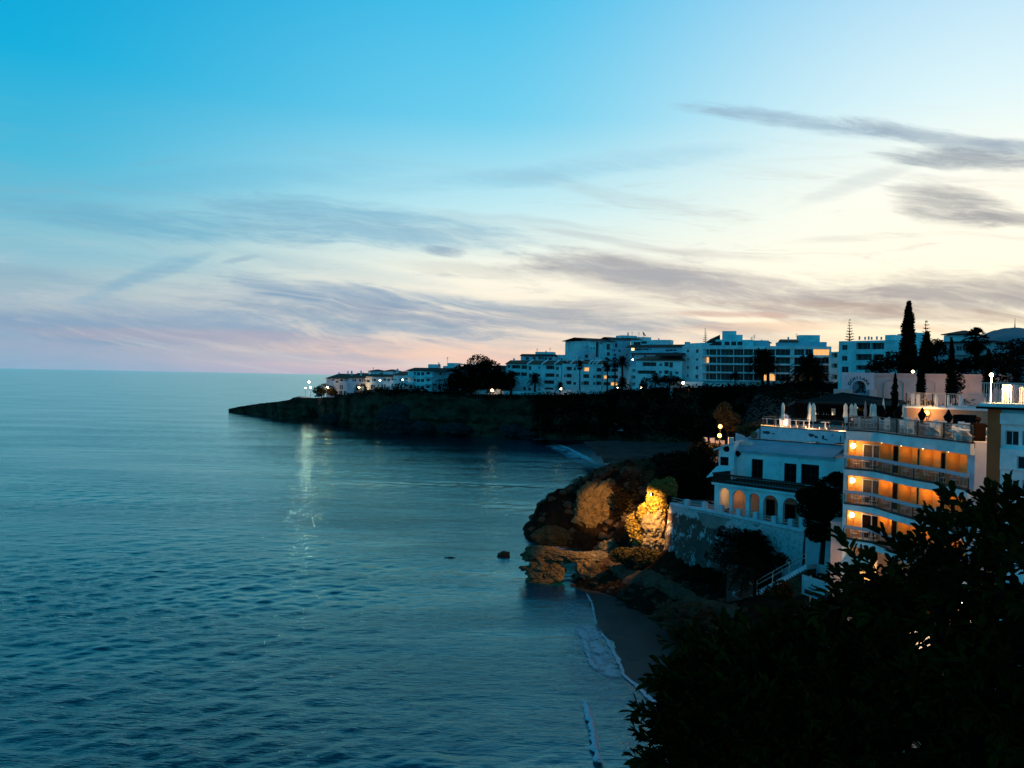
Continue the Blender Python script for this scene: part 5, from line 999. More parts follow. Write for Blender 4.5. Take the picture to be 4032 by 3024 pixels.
for i, X in enumerate((3212, 3222, 3236, 3243, 3254, 3262, 3278, 3284)): u, z = fB.uv(X, 1632+(i % 3)*4, -1); m = MB(); m.lathe(fB.at(u, z, -1), [(.07,-.2),(.08,0),(.03,.15),(.03,.3)], 8); m.build('bottle', candle if i in (0, 6) else barw, BP)
u, z = fB.uv(3275, 1640, -1.2); m = MB(); fB.box(m, u-.05, u+.45, z-.4, z+1.1, -1.25, -1.2); m.build('menu_board', cloth, BP)
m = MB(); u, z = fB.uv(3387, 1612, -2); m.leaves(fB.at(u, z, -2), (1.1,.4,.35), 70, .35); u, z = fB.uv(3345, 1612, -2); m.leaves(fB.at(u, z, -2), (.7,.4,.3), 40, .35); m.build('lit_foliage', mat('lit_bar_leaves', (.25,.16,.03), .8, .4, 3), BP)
c = fB.at(fB.uv(3376,1606,-1.4)[0], fB.uv(3376,1606,-1.4)[1], -1.4); m = MB(); m.ball(c, .07, 8, 6); lamp = m.build('bar_lamp', candle, BP); lt = bpy.data.lights.new('bar_light', 'POINT'); lt.color = (1,.6,.2); lt.energy = 25; lo = bpy.data.objects.new('bar_light', lt); COL.objects.link(lo); lo.parent = lamp; lo.location = c-BP.location
# ------------------------------------------------------------------ pink arcaded wall and sign
PA, PB = P(3436,1476,122), P(3985,1484,112); fP = Fac((PA.x, PA.y), (PB.x, PB.y), 20.0, zat(3700,1478,117)); PW = thing('arcaded_wall', 'sand pink garden wall with blind arches behind the cypresses', 'wall', fP.at(fP.L/2, 20))
m = MB(); fP.wall(m, [], .6, back=True); m.build('wall', pinkwall, PW)
for Xc, hw in ((3522, 40), (3648, 36), (3786, 26), (3900, 30)):
    uc, zt3 = fP.uv(Xc, 1494); ua, _ = fP.uv(Xc+hw, 1494); R = ua-uc; z0 = 21.5; zs = zt3-R*.55; m = MB(); ring = [(uc-R, z0)]+[(uc-R*math.cos(t_), zs+R*.55*math.sin(t_)) for t_ in np.linspace(0, math.pi, 15)]+[(uc+R, z0)]
    for (a, b), (c_, d_) in zip(ring, ring[1:]):
        n0 = Vector((a-uc, b-zs, 0)); 
        ia = (uc+(a-uc)*.94, min(b, zs+(b-zs)*.93) if b > zs else b); ib = (uc+(c_-uc)*.94, zs+(d_-zs)*.93 if d_ > zs else d_)
        m.prism([fP.at(a, b, .003), fP.at(c_, d_, .003), fP.at(ib[0], ib[1], .003), fP.at(ia[0], ia[1], .003)], [fP.at(a, b, .22), fP.at(c_, d_, .22), fP.at(ib[0], ib[1], .22), fP.at(ia[0], ia[1], .22)])
    m.build('blind_arch', pinkwall, PW)
m = MB(); fP.box(m, -.1, fP.L, fP.z1+.003, fP.z1+.22, -.7, .3); fP.box(m, -.1, fP.L, fP.z1-.25, fP.z1, .003, .16); m.build('cornice', pinkwall, PW)
SA, SB = P(3316,1500,121), P(3442,1500,120); fS = Fac((SA.x, SA.y), (SB.x, SB.y), 20.5, zat(3380,1467,120.5)); SW = thing('sign_wall', 'lilac sign wall with dark letters curving over an arched niche', 'sign wall', fS.at(fS.L/2, 20.5))
uc, zc = fS.uv(3381, 1524); _, ztop_ = fS.uv(3381, 1496); R = ztop_-zc; m = MB(); fS.wall(m, [], .5); m.build('wall', lilac, SW)
m = MB()
pts = [(uc-R*math.cos(t_), zc+R*math.sin(t_)) for t_ in np.linspace(0, math.pi, 21)]; pts = [(uc-R, zc-R*.9)]+pts+[(uc+R, zc-R*.9)]
for (a, b), (c_, d_) in zip(pts, pts[1:]): s_ = .9; m.prism([fS.at(a, b, .003), fS.at(c_, d_, .003), fS.at(uc+(c_-uc)*s_, zc+(d_-zc)*(s_ if d_ > zc else 1), .003), fS.at(uc+(a-uc)*s_, zc+(b-zc)*(s_ if b > zc else 1), .003)], [fS.at(a, b, .2), fS.at(c_, d_, .2), fS.at(uc+(c_-uc)*s_, zc+(d_-zc)*(s_ if d_ > zc else 1), .2), fS.at(uc+(a-uc)*s_, zc+(b-zc)*(s_ if b > zc else 1), .2)])
m.build('arch_moulding', lilac, SW); V = [fS.at(a*.9+uc*.1, b if b <= zc else zc+(b-zc)*.9, .02) for a, b in pts]; m = MB(); m.prism([p-fS.n*.015 for p in V], V); m.build('niche', mat('niche_blue', (.12,.2,.25), .9, .3, 1.2), SW)
def legs():
    k = R/40; m = MB(); g = lambda x, y: fS.at(uc+x*k, zc+y*k, .12)
    for pl in ([(8,26),(10,4),(4,-14),(-12,-30)], [(10,28),(24,20),(22,-4),(18,-20),(34,-28)], [(-4,22),(10,28)], [(20,24),(10,28)]): m.tube([g(*q) for q in pl], [.20]*len(pl), 6)
    return m.build('iron_figure', dframe, SW)
legs()
def text(par, s, loc, ux, n, size, m, name='lettering', shear=0, font_bold=0.0, rot=0):
    cu = bpy.data.curves.new(name, 'FONT'); cu.body = s; cu.size = size; cu.align_x = 'CENTER'; cu.align_y = 'CENTER'; cu.extrude = .008; cu.offset = font_bold; cu.shear = shear
    o = bpy.data.objects.new('tmp', cu); COL.objects.link(o); bpy.context.view_layer.update(); me = bpy.data.meshes.new_from_object(o.evaluated_get(bpy.context.evaluated_depsgraph_get())); bpy.data.objects.remove(o); bpy.data.curves.remove(cu)
    ux = Vector(ux).normalized(); uz = Vector((0, 0, 1)); a = ux*math.cos(rot)+uz*math.sin(rot); b = -ux*math.sin(rot)+uz*math.cos(rot); M_ = Matrix((a, b, Vector(n))).transposed()
    r = par
    while r.parent: r = r.parent
    for v in me.vertices: v.co = M_ @ v.co + Vector(loc)-r.location
    me.materials.clear(); me.materials.append(m); ob = bpy.data.objects.new(name, me); COL.objects.link(ob); ob.parent = par; return ob
for i, ch in enumerate('OCHILANA'):
    an = math.radians(158-136*i/7); rr = R*1.30; text(SW, ch, fS.at(uc+math.cos(an)*rr, zc+math.sin(an)*rr, .05), fS.u, fS.n, R*.52, dframe, 'letter', rot=an-math.pi/2, font_bold=.02)
m = MB(); fS.box(m, -1.2, fS.L*.3, 20.5, zat(3330,1532,121), .1, 1.0); fS.box(m, fS.L*.82, fS.L*1.05, 20.5, zat(3430,1534,121), .1, 1.0); m.build('low_plinth', pinkwall, SW)
# cypresses and garden trees
cyp('tall ragged conifer rising highest above the blue block', 3572,1196,1480,128, 74, n=2600, name='cypress')
cyp('dense dark conifer directly under the pale tiered pine', 3646,1312,1480,124, 66, n=2000)
for a in [('slim cypress in front of the first blind arch', 3522,1473,1612,100,32), ('cypress standing before the second blind arch', 3625,1420,1565,104,42), ('thick cypress reaching above the hedge by the fan palm', 3743,1342,1560,108,44), ('pointed cypress where the arcaded wall ends', 3889,1380,1560,106,46)]: cyp(*a, n=1500)
shrub('rounded bush leaning on the thick cypress', 3765,1530,106, (1.3,1.1,2.0), 1100, .28, leafD, lumps=4)
palm('shaggy fan palm before the pink house', 3842,1332,1440,150, 52, group=None, fan=True, nf=70, skirt=.9, tw=.32); tree('small round tree beside the pink patch of the house', 3688,1372,150, 26, [(0,0,0,1.9),(.8,0,-.5,1.4),(-.8,0,-.4,1.5),(0,0,.9,1.3)], 1500, .4, leafD, tr=.15)
for i, (X, Y, d, R_, l) in enumerate([(3470,1442,128,(2.2,2,1.8),'hedge bush at the end of the blue block'), (3540,1432,126,(3,2,1.9),'hedge bush under the tallest conifer'), (3620,1440,126,(3,2,1.6),'hedge bush around the small globe lamp'), (3700,1448,126,(3,2,1.4),'hedge bush below the pink patch'), (3790,1445,126,(3,2,1.6),'hedge bush below the fan palm'), (3870,1435,124,(3,2,1.7),'hedge bush in front of the low white outbuilding'), (3950,1430,122,(3,2,2.2),'hedge bush near the edge of the arcaded wall')]): shrub(l, X, Y, d, R_, 1500, .38, leafD, group='hedge along the arcaded wall', lumps=6)
tree('spreading dark tree beyond the end of the arcaded wall', 4000,1430,100, 21, [(-1,0,1,2.2),(1.5,0,.5,2.4),(0,-.5,-1.2,2.4),(-1.4,-.4,-2,1.8),(2,0,-2,2.2),(.3,0,2,1.5)], 4200, .34, leafD)
globe('small globe lamp above the arcaded wall', 3594,1463,119.5, .2, globeM, 1.2)
t = globe('small garden lamp added among the cypresses in front of the arcaded wall', 3752,1540,110.5, .12, globeM, 1.6); lt = bpy.data.lights.new('garden_fill', 'POINT'); lt.color = (1,.56,.28); lt.energy = 620; lt.shadow_soft_size = .3; lo = bpy.data.objects.new('garden_fill', lt); COL.objects.link(lo); lo.parent = t; lo.location = (-.3,-.6,1.9)  # lamp added here to throw warm light on the pink wall
PT = thing('hotel_patio', 'warmly lit tiled patio of the hotel showing through the leaves', 'patio', (23, 44, 8.2)); m = MB(); m.prism([Vector((x, y, 7.5)) for x, y in ((17,36),(27,34),(31,50),(24,56),(19,48))], [Vector((x, y, 8.6)) for x, y in ((17,36),(27,34),(31,50),(24,56),(19,48))]); m.build('floor', brownwall, PT)
m = MB(); c = P(3690,2640,41); m.tube([Vector((c.x, c.y, 8.6)), c], .05, 6); m.build('lamp_post', dframe, PT); m = MB(); m.ball(c+Vector((0, 0, .15)), .16, 12, 8); lamp = m.build('lamp_globe', globeM, PT); lt = bpy.data.lights.new('patio_fill', 'POINT'); lt.color = (1,.5,.16); lt.energy = 420; lt.shadow_soft_size = .2; lo = bpy.data.objects.new('patio_fill', lt); COL.objects.link(lo); lo.parent = lamp; lo.location = c+Vector((0, 0, .5))-PT.location  # added patio lamp, warms the wing wall and the gaps between leaves
m = MB(); m.box(c+Vector((1.5, 2.5, .3)), (2.2,.12,1.2)); m.build('patio_wall', white2, PT); m = MB(); m.box(c+Vector((2.5, -1.5, .1)), (1.4,.12,1.0)); m.build('patio_wall', white2, PT)
for i, (X, Y, d, l) in enumerate([(3560,2560,44,'nearest the sea'), (3650,2700,41,'under the added patio lamp'), (3740,2740,40,'nearest the hotel wing')]):
    p = P(X, Y, d); dup(proto_t, Vector((p.x, p.y, 8.6)), 0, (1.5,1.5,1.05), label=f'white round table on the lit patio seen between leaves, {l}')
# ground under the garden
def garden():
    V = []; gx = np.arange(22, 116, 1.5); gy = np.arange(98, 246, 2.0); U_ = MB()
    for y in gy:
        for x in gx:
            e = x-(.268*y+1.5+1.5*fbm(y*.1, 3, 0)); f = y-(117-(x-34)*.55); k = min(1, max(0, min(e/9, f/3+.3))); k = k*k*(3-2*k)
            z = 6+k*16+.8*fbm(x*.2, y*.2, 6); V.append((x, y, z))
            if k > .05 and random.random() < (.6 if e < 14 else .12): U_.leaves(Vector((x, y, z+.4)), (1.4,1.4,1.0), 22, .55)
    nx = len(gx); m = MB(); m.add(V, [(j*nx+i, j*nx+i+1, (j+1)*nx+i+1, (j+1)*nx+i) for j in range(len(gy)-1) for i in range(nx-1)])
    tag(m.build('garden_terrain', earth, smooth=True), 'dark planted ground between the arcaded wall and the town', 'terrain', kind='structure')
    tag(U_.build('garden_undergrowth', leafD), 'dark scrub covering the garden slope behind the terraces', 'undergrowth', kind='stuff')
garden()
# ------------------------------------------------------------------ white two storey house with an arcade
b0 = PZ(2814,1898,14); b1 = PZ(3143,1942,14); du = Vector((b1.x-b0.x, b1.y-b0.y, 0)).normalized()
fH = Fac((b0.x, b0.y), (b0.x+du.x*13.5, b0.y+du.y*13.5), 9.6, 13.75)
WH = thing('white_house', 'white two storey house with five arches below a dark balustraded balcony', 'house', fH.at(5, 9.6, -3))
arches = []
for X0, X1, Yt in [(2832,2871,1921), (2882,2935,1930), (2950,2990,1942), (3005,3063,1950), (3082,3146,1961)]:
    u0, _ = fH.uv(X0, 2000); u1, _ = fH.uv(X1, 2000); _, zt = fH.uv((X0+X1)/2, Yt); arches.append((u0, u1, zt))
def arch_wall(mb, fac, archs, z0, z1, th, u0, u1):
    edges = [u0]+[x for a in archs for x in a[:2]]+[u1]
    for k in range(0, len(edges), 2): fac.box(mb, edges[k], edges[k+1], z0, z1, -th, 0)
    for a, b, zt in archs:
        c, r = (a+b)/2, (b-a)/2; zs = zt-r; n = 14
        for k in range(n):
            t0, t1 = math.pi*(1-k/n), math.pi*(1-(k+1)/n); p = [(c+r*math.cos(t0), zs+r*math.sin(t0)), (c+r*math.cos(t1), zs+r*math.sin(t1))]
            mb.prism([fac.at(p[0][0], p[0][1], 0), fac.at(p[1][0], p[1][1], 0), fac.at(p[1][0], p[1][1], -th), fac.at(p[0][0], p[0][1], -th)], [fac.at(p[0][0], z1, 0), fac.at(p[1][0], z1, 0), fac.at(p[1][0], z1, -th), fac.at(p[0][0], z1, -th)])
m = MB(); arch_wall(m, fH, arches, 9.6, 13.74, .4, 0, 10.8); m.build('arcade', white, WH)
m = MB(); fH.box(m, -.25, 10.9, 13.742, 14.0, -3.0, .22); m.build('balcony_slab', white, WH)
m = MB(); fH.box(m, .1, 13.4, 9.6, 13.74, -8, -2.3); m.build('ground_floor', brownwall, WH)
m = MB(); fH.box(m, 0, .3, 9.6, 13.74, -8.0, -.403); m.build('side_wall', white, WH)
gw = Fac(fH.at(0, 0, -2.29).xy, fH.at(13, 0, -2.29).xy, 9.6, 13.7)
for a, b, ze in ((5.0, 6.0, 12.6), (7.2, 8.4, 12.4), (9.2, 10.2, 12.4)): gw.window((a, 10.3, b, ze), WH, -.02, dark, dframe, 'inner_door', 1)
u, z = gw.uv(2856, 1935); gw.window((u-.35, z-.45, u+.35, z+.45), WH, -.02, litB, frame, 'lit_window', 1, .05)
m = MB(); c = fH.at(1.6, 12.9, -1.2); m.ball(c, .1, 10, 8); lamp = m.build('porch_lamp', globeM, WH)
for (uu, en) in ((1.2, 18), (3.4, 2)):
    lt = bpy.data.lights.new('porch_light', 'POINT'); lt.color = (1, .48, .12); lt.energy = en; lt.shadow_soft_size = .15; lo = bpy.data.objects.new('porch_light', lt); COL.objects.link(lo); lo.parent = lamp; lo.location = fH.at(uu, 12.6, -1.3)-WH.location
m = MB(); p = fH.at(1.25, 10.0, -1.0); m.lathe(p, [(.2,0),(.25,.4)], 10); m.leaves(p+Vector((0, 0, .8)), (.45,.45,.5), 60, .3); m.build('potted_plant', leafD, WH)
m = MB(); n = 64      # balustrade
fH.box(m, -.2, 10.9, 14.0, 14.28, .02, .2); fH.box(m, -.2, 10.9, 14.93, 15.05, .02, .2)
for k in range(n): u = -.1+10.9*k/n; m.lathe(fH.at(u, 14.28, .11), [(.05,0),(.075,.2),(.04,.42),(.065,.65)], 6)
fH.box(m, -.2, 0, 14.0, 15.05, -2.9, .0)
m.build('balustrade', dtiles, WH)
# upper storey, set back
r0 = PZ(2897,1772,17.2); r1 = PZ(3284,1804,17.2); fU = Fac((r0.x, r0.y), (r1.x, r1.y), 14.0, 17.15); ops = []
for (X0, Y0, X1, Y1) in [(2960,1806,3003,1880), (3088,1823,3135,1898), (3155,1826,3224,1904)]:
    u0, zt = fU.uv(X0, Y0); u1, zb = fU.uv(X1, Y1); ops.append((u0, 14.05, u1, zt))
m = MB(); fU.wall(m, ops, 7.5, .2, 0, fU.L+2.2); m.build('upper_wall', white, WH)
for o in ops: fU.window(o, WH, .17, dark, dframe, 'barred_door', 1, .06, bars_=7)
m = MB(); _, zb_ = fU.uv(3100, 1740, -3.6); q = [fU.at(-.1, 17.153, .4), fU.at(fU.L, 17.153, .4), fU.at(fU.L, 18.15, -3.2), fU.at(-.1, 18.15, -3.2)]; m.prism(q, [p+Vector((0, 0, .14)) for p in q]); m.build('lean_to_roof', mat('pale_roofing', (.42,.42,.47), .85, .15, .8), WH)
m = MB(); fU.box(m, -.1, fU.L+.1, 17.0, 17.15, .003, .28); m.build('cornice', lilac, WH)
m = MB(); fU.box(m, -.1, fU.L, 18.3, 18.42, -3.6, -3.2); m.build('roof_edge', dframe, WH)
# gabled wing at the far end
g0 = P(2830,1800,91.4); g1 = P(2891,1800,90.5); fG = Fac((g0.x, g0.y), (g1.x, g1.y), 13.9, 17.3); zl = fG.uv(2828,1768)[1]; zr_ = fG.uv(2891,1746)[1]
a, zt = fG.uv(2836,1798); b, zb = fG.uv(2868,1834); m = MB(); fG.z1 = zl; fG.wall(m, [(a, zb, b, zt)], 4, .2); m.prism([fG.at(0, zl, 0), fG.at(fG.L, zl, 0), fG.at(fG.L, zl, -4), fG.at(0, zl, -4)], [fG.at(0, zl+.01, 0), fG.at(fG.L, zr_, 0), fG.at(fG.L, zr_, -4), fG.at(0, zl+.01, -4)]); m.build('gabled_wing', white, WH)
fG.window((a, zb, b, zt), WH, .17, dark, dframe, 'barred_window', 0, .05, bars_=5)
m = MB(); q = [fG.at(-.55, zl-.2, .25), fG.at(fG.L, zr_+.03, .25), fG.at(fG.L, zr_+.03, -4), fG.at(-.55, zl-.2, -4)]; m.prism(q, [p+Vector((0, 0, .18)) for p in q]); m.build('verge', white2, WH)
m = MB(); q = [fG.at(-1.1, 14.0, .9), fG.at(fG.L*.9, 14.75, .5), fG.at(fG.L*.9, 15.2, .01), fG.at(-.2, 15.2, .01)]; m.prism(q, [p+Vector((0, 0, .1)) for p in q]); m.build('sloping_buttress', white, WH)
# crenellated parapet blocks
for (X0, Y0, X1, Y1, o) in [(2898,1741,2958,1765,-1.2), (2880,1744,2896,1780,-.1)]:
    u0, zt = fU.uv(X0, Y0, o); u1, zb = fU.uv(X1, Y1, o); m = MB(); fU.box(m, u0, u1, zb-.3, zt, o-.3, o); n = max(3, int((u1-u0)/.24))
    for k in range(n): c = fU.at(u0+(u1-u0)*(k+.5)/n, zt, o-.15); m.lathe(c, [(.075,0),(.09,.12),(.03,.24)], 6)
    m.build('spiked_parapet', mat('cream_plaster', (.66,.56,.5), .9, .1, 2) if o == -1.2 else MATS['cream_plaster'], WH)
m = MB(); c = fU.at(.35, 17.0, .12); m.lathe(c, [(.05,-.55),(.28,-.3),(.33,0),(.2,.25),(.05,.3)], 10); m.build('wall_urn', dark, WH)
m = MB(); c = fG.at(fG.uv(2863,1768)[0], fG.uv(2863,1768)[1], .05); m.ball(c, .32, 12, 8, (1.3,.4,1)); m.build('wall_ornament', dark, WH)
u, z = fT.uv(3018, 1752); m = MB(); V = [fT.at(u+a*.42, z+b*.62, .02) for a, b in ([(-1,-1),(1,-1)]+[(math.cos(t_), .25+.75*math.sin(t_)) for t_ in np.linspace(0, math.pi, 11)])]; m.prism([p-fT.n*.01 for p in V], V); m.build('arched_opening', dark, RT)
m = MB(); V2 = [(u+math.cos(t_)*.5, z+.16+.62*math.sin(t_)) for t_ in np.linspace(0, math.pi, 11)]
for (a, b), (c_, d_) in zip(V2, V2[1:]): m.bar(fT.at(a, b, .05), fT.at(c_, d_, .05), .07, .07)
m.build('arch_trim', lilac, RT)
m = MB(); u, z = fT.uv(3312, 1762); q = [fT.at(u-1.7, z-.3, .2), fT.at(u+1.0, z-.5, 1.2), fT.at(u+1.0, z+.5, .0), fT.at(u-.6, z+.35, .0)]; m.prism(q, [p+Vector((0, 0, .12)) for p in q]); m.build('tiled_canopy', tiles, RT)
LW = MB()
a, b = P(2901,1760,99), P(2990,1760,99.6); fL = Fac((a.x, a.y), (b.x, b.y), 14, zat(2915,1706,99)); us = [0, .9, 1.3, 1.8, 2.1, fL.L]; zs_ = [fL.z1, fL.z1-.25, zat(2940,1726,99), zat(2950,1722,99), zat(2958,1716,99), zat(2985,1690,99)]
for k in range(5): LW.prism([fL.at(us[k], 14, 0), fL.at(us[k+1], 14, 0), fL.at(us[k+1], 14, -.4), fL.at(us[k], 14, -.4)], [fL.at(us[k], zs_[k], 0), fL.at(us[k+1], zs_[k+1], 0), fL.at(us[k+1], zs_[k+1], -.4), fL.at(us[k], zs_[k], -.4)])
tag(LW.build('garden_wall', lilac), 'stepped lilac garden wall joining the white house to the restaurant terrace', 'wall')
boulder('rounded pinkish rock on the stepped garden wall', P(2968,1713,98.8), .42, (1,.8,1.2), paleR, .2, 61, 20, 14)
# ------------------------------------------------------------------ retaining wall with posts and rails
TP = [PZ(X, Y, 11) for X, Y in [(2638,1985),(2705,2000),(2775,2010),(2840,2024),(2910,2040),(2977,2053),(3050,2070),(3115,2083),(3168,2094)]]
RW = thing('retaining_wall', 'tall battered retaining wall with peeling render below the white house', 'retaining wall', (23, 82, 4)); m = MB(); V = []; W_ = []; nu, nz_ = 90, 34
for i in range(nu+1):
    s = i/nu*(len(TP)-1); j = min(int(s), len(TP)-2); p = TP[j].lerp(TP[j+1], s-j); d = (TP[j+1]-TP[j]); n = Vector((d.y, -d.x, 0)).normalized()
    for k in range(nz_+1):
        z = 3.2+(11.0-3.2)*k/nz_; o = (11-z)*.16*(1-.45*i/nu)+.10*fbm(p.x*.9, p.y*.9, z*.9, 4)*min(1, (11-z)*1.2); V.append((p.x+n.x*o, p.y+n.y*o, z))
        W_.append(0)
m.add(V, [(i*(nz_+1)+k, (i+1)*(nz_+1)+k, (i+1)*(nz_+1)+k+1, i*(nz_+1)+k+1) for i in range(nu) for k in range(nz_)])
a = Vector(V[0]); e = TP[0]+Vector((2.2, 2.6, 0)); L0 = [Vector(V[k]) for k in range(nz_+1)]
m.add(L0+[Vector((p.x+2.4, p.y+2.8, p.z)) for p in L0], [(k, k+1, nz_+1+k+1, nz_+1+k) for k in range(nz_)]); o_ = m.build('wall', peel, RW)
def peelmat():   # bare render, whitewash left in patches, thicker towards the stair end and near the coping
    mm = bpy.data.materials.new('whitewash_remains'); mm.use_nodes = True; nt = NT(mm.node_tree); b = mm.node_tree.nodes['Principled BSDF']; tcn = mm.node_tree.nodes.new('ShaderNodeTexCoord'); t = tcn.outputs['Object']
    sp = mm.node_tree.nodes.new('ShaderNodeSeparateXYZ'); mm.node_tree.links.new(t, sp.inputs[0])
    mp = mm.node_tree.nodes.new('ShaderNodeMapping'); mm.node_tree.links.new(t, mp.inputs[0]); mp.inputs['Scale'].default_value = (1, 1, .55)
    n = nt.noise(mp.outputs[0], 1.0, 10, .78, .2); g = nt.m('MULTIPLY', nt.ss(sp.outputs[0], .5, 5.2), .22); tp_ = nt.m('MULTIPLY', nt.ss(nt.m('ADD', sp.outputs[2], nt.m('MULTIPLY', nt.noise(t, .8, 4, .6), 1.5)), 6.4, 7.4), .26)
    f = nt.ss(nt.m('ADD', n, nt.m('ADD', g, tp_)), .54, .575); dk = nt.mix(nt.noise(t, 1.3, 6, .7), (.05,.026,.02), (.15,.082,.062)); lt_ = nt.mix(nt.ss(nt.noise(t, 3.5, 5, .7), .4, .7), (.56,.50,.50), (.30,.26,.27))
    nt.put(b.inputs['Base Color'], nt.mix(f, dk, lt_)); b.inputs['Roughness'].default_value = .95; nt.put(b.inputs['Normal'], nt.bump(nt.noise(t, 2.2, 8, .7), .7, .2)); return mm
o_.data.materials.clear(); o_.data.materials.append(peelmat())
m = MB()
for i in range(len(TP)-1): m.bar(TP[i]+Vector((0, 0, .12)), TP[i+1]+Vector((0, 0, .12)), .2, .13)
m.build('coping', white2, RW)
for i, p in enumerate(TP): m = MB(); h_ = .95 if i < 8 else 1.15; m.box(p+Vector((0, 0, h_/2)), (.24 if i < 8 else .42,.24,h_/2), (du.x, du.y)); m.build('post', dark if i == 0 else white2, RW)
for hz_ in (.52, .80):
    m = MB()
    for i in range(len(TP)-1): m.bar(TP[i]+Vector((0, 0, hz_)), TP[i+1]+Vector((0, 0, hz_)), .022, .022)
    m.build('rail', barw, RW)
m = MB(); V = [TP[0]+Vector((.1,.1,-.3)), TP[-1]+Vector((.1,.1,-.3)), Vector((37,84,10.7)), Vector((31,96,10.7)), Vector((21,96,10.7))]; m.prism([p-Vector((0, 0, 2)) for p in V], V); m.build('terrace_floor', deckm, RW)
# floodlight on the end post
fp = TP[0]+Vector((-2.3, -1.5, 1.3)); FL = thing('floodlight', 'small floodlight on the end post of the retaining wall', 'floodlight', fp); m = MB(); m.box(fp, (.16,.22,.16)); m.build('housing', dark, FL); m = MB(); m.tube([TP[0]+Vector((0, 0, .6)), fp], .04, 6); m.build('bracket', dframe, FL); m = MB(); m.quad(fp+Vector((-.165,-.15,-.12)), fp+Vector((-.165,-.15,.12)), fp+Vector((-.165,.15,.12)), fp+Vector((-.165,.15,-.12))); lens = m.build('lens', globeM, FL)
def spot(pos, target, en, ang, blend=.35, col=(1,.58,.17)):
    lt = bpy.data.lights.new('flood_beam', 'SPOT'); lt.color = col; lt.energy = en; lt.spot_size = math.radians(ang); lt.spot_blend = blend; lt.shadow_soft_size = .1; lo = bpy.data.objects.new('flood_beam', lt); COL.objects.link(lo)
    d = Vector(target)-Vector(pos); lo.rotation_euler = d.to_track_quat('-Z', 'Y').to_euler(); lo.parent = FL; lo.location = Vector(pos)-FL.location
sp0 = fp+Vector((-.5,-.25,.1))
spot(sp0, P(2372,2010,118.5), 46000, 17, .45); spot(sp0, P(2215,2215,98), 10000, 25, .7); spot(sp0, P(2552,2050,93), 9000, 92, .6)
# stairs, gate, low stone wall
s0, s1 = PZ(3000,2330,5.0), PZ(3196,2222,8.8); ST = thing('stairway', 'white edged stairway climbing beside the retaining wall', 'stairs', s0); m = MB(); n = 20; dS = Vector((s1.x-s0.x, s1.y-s0.y, 0)); uS = dS.normalized(); nS = Vector((uS.y, -uS.x, 0))
for k in range(n): a = s0+dS*(k/n); z = s0.z+(s1.z-s0.z)*(k+1)/n; b = a+dS/n*1.02; m.prism([Vector((q.x, q.y, z-.42)) for q in (a-nS*.7, b-nS*.7, b+nS*.7, a+nS*.7)], [Vector((q.x, q.y, z)) for q in (a-nS*.7, b-nS*.7, b+nS*.7, a+nS*.7)])
m.build('steps', white2, ST); m = MB(); q4 = [s0-nS*.65, s1-nS*.65, s1+nS*.65, s0+nS*.65]; m.prism([up(p, 2.5) for p in q4], [up(p, p.z-.2) for p in q4]); m.build('stone_base', grav, ST)
for hh in (.55, .95): m = MB(); m.bar(s0+nS*.7+Vector((0, 0, hh+.2)), s1+nS*.7+Vector((0, 0, hh+.2)), .025, .025); m.build('handrail', barw, ST)
for s in (0, .33, .66, 1): m = MB(); p = s0.lerp(s1, s)+nS*.7; m.bar(p-Vector((0, 0, .2)), p+Vector((0, 0, 1.15)), .03, .03); m.build('rail_post', barw, ST)
gp = PZ(2985,2300,4.9); GT = thing('picket_gate', 'small white picket gate at the foot of the stairway', 'gate', gp); m = MB()
for k in range(7): p = gp+uS*(k*.13-.1)+nS*.3; m.bar(p, p+Vector((0, 0, 1.35)), .03, .012)
for hh in (.3, 1.05): m.bar(gp-uS*.15+nS*.33+Vector((0, 0, hh)), gp+uS*.8+nS*.33+Vector((0, 0, hh)), .02, .04)
m.build('pickets', barw, GT); m = MB(); m.box(gp-uS*.35+nS*.3+Vector((0, 0, .65)), (.16,.16,.75), uS.xy); m.build('gate_post', mat('red_brown_post', (.05,.018,.014), .9, .3, 2), GT)
a, b = P(2862,2230,77.5), P(2968,2250,76); fQ = Fac((a.x, a.y), (b.x, b.y), 2.5, zat(2915,2232,76.5)); m = MB(); fQ.box(m, 0, fQ.L, 2.5, fQ.z1, -.8, 0); tag(m.build('stone_wall', peel), 'rough stone wall between the dark palm and the picket gate', 'wall')
m = MB(); a = P(3132,2140,74.2); 
ar = P(3215,2150,73.0); fA = Fac((ar.x-.9, ar.y+.3), (ar.x+.9, ar.y-.3), 6.5, zat(3215,2105,73)); m = MB(); V = [fA.at(0, 6.5, 0), fA.at(fA.L*.72, 6.5, 0)]+[fA.at(fA.L*.36+fA.L*.36*math.cos(t_), fA.z1-.75+.75*math.sin(t_), 0) for t_ in np.linspace(0, math.pi, 12)]; m.prism(V, [p-fA.n*.35 for p in V])
AG = thing('round_topped_gatepost', 'round topped pale wall pier with a scooped wing between the stairs and the hotel', 'wall pier', fA.at(fA.L/2, 6.5)); m.build('pier', lilac, AG); m = MB(); V = [fA.at(fA.L*.74, 6.5, .1)]+[fA.at(fA.L*.74+1.35*s, fA.z1-1.5-.75*math.sin(math.pi*s)+.2*s, .1) for s in np.linspace(0, 1, 12)]+[fA.at(fA.L*.74+1.35, 6.5, .1)]; m.prism(V, [p-fA.n*.35 for p in V]); m.build('scooped_wing', white, AG)
m = MB(); a, b = P(3230,2080,72.4), P(3275,2080,72); f_ = Fac((a.x, a.y), (b.x, b.y), 6.5, zat(3250,2068,72)); f_.box(m, 0, f_.L, 6.5, f_.z1, -.4, 0); m.build('back_panel', white, AG)
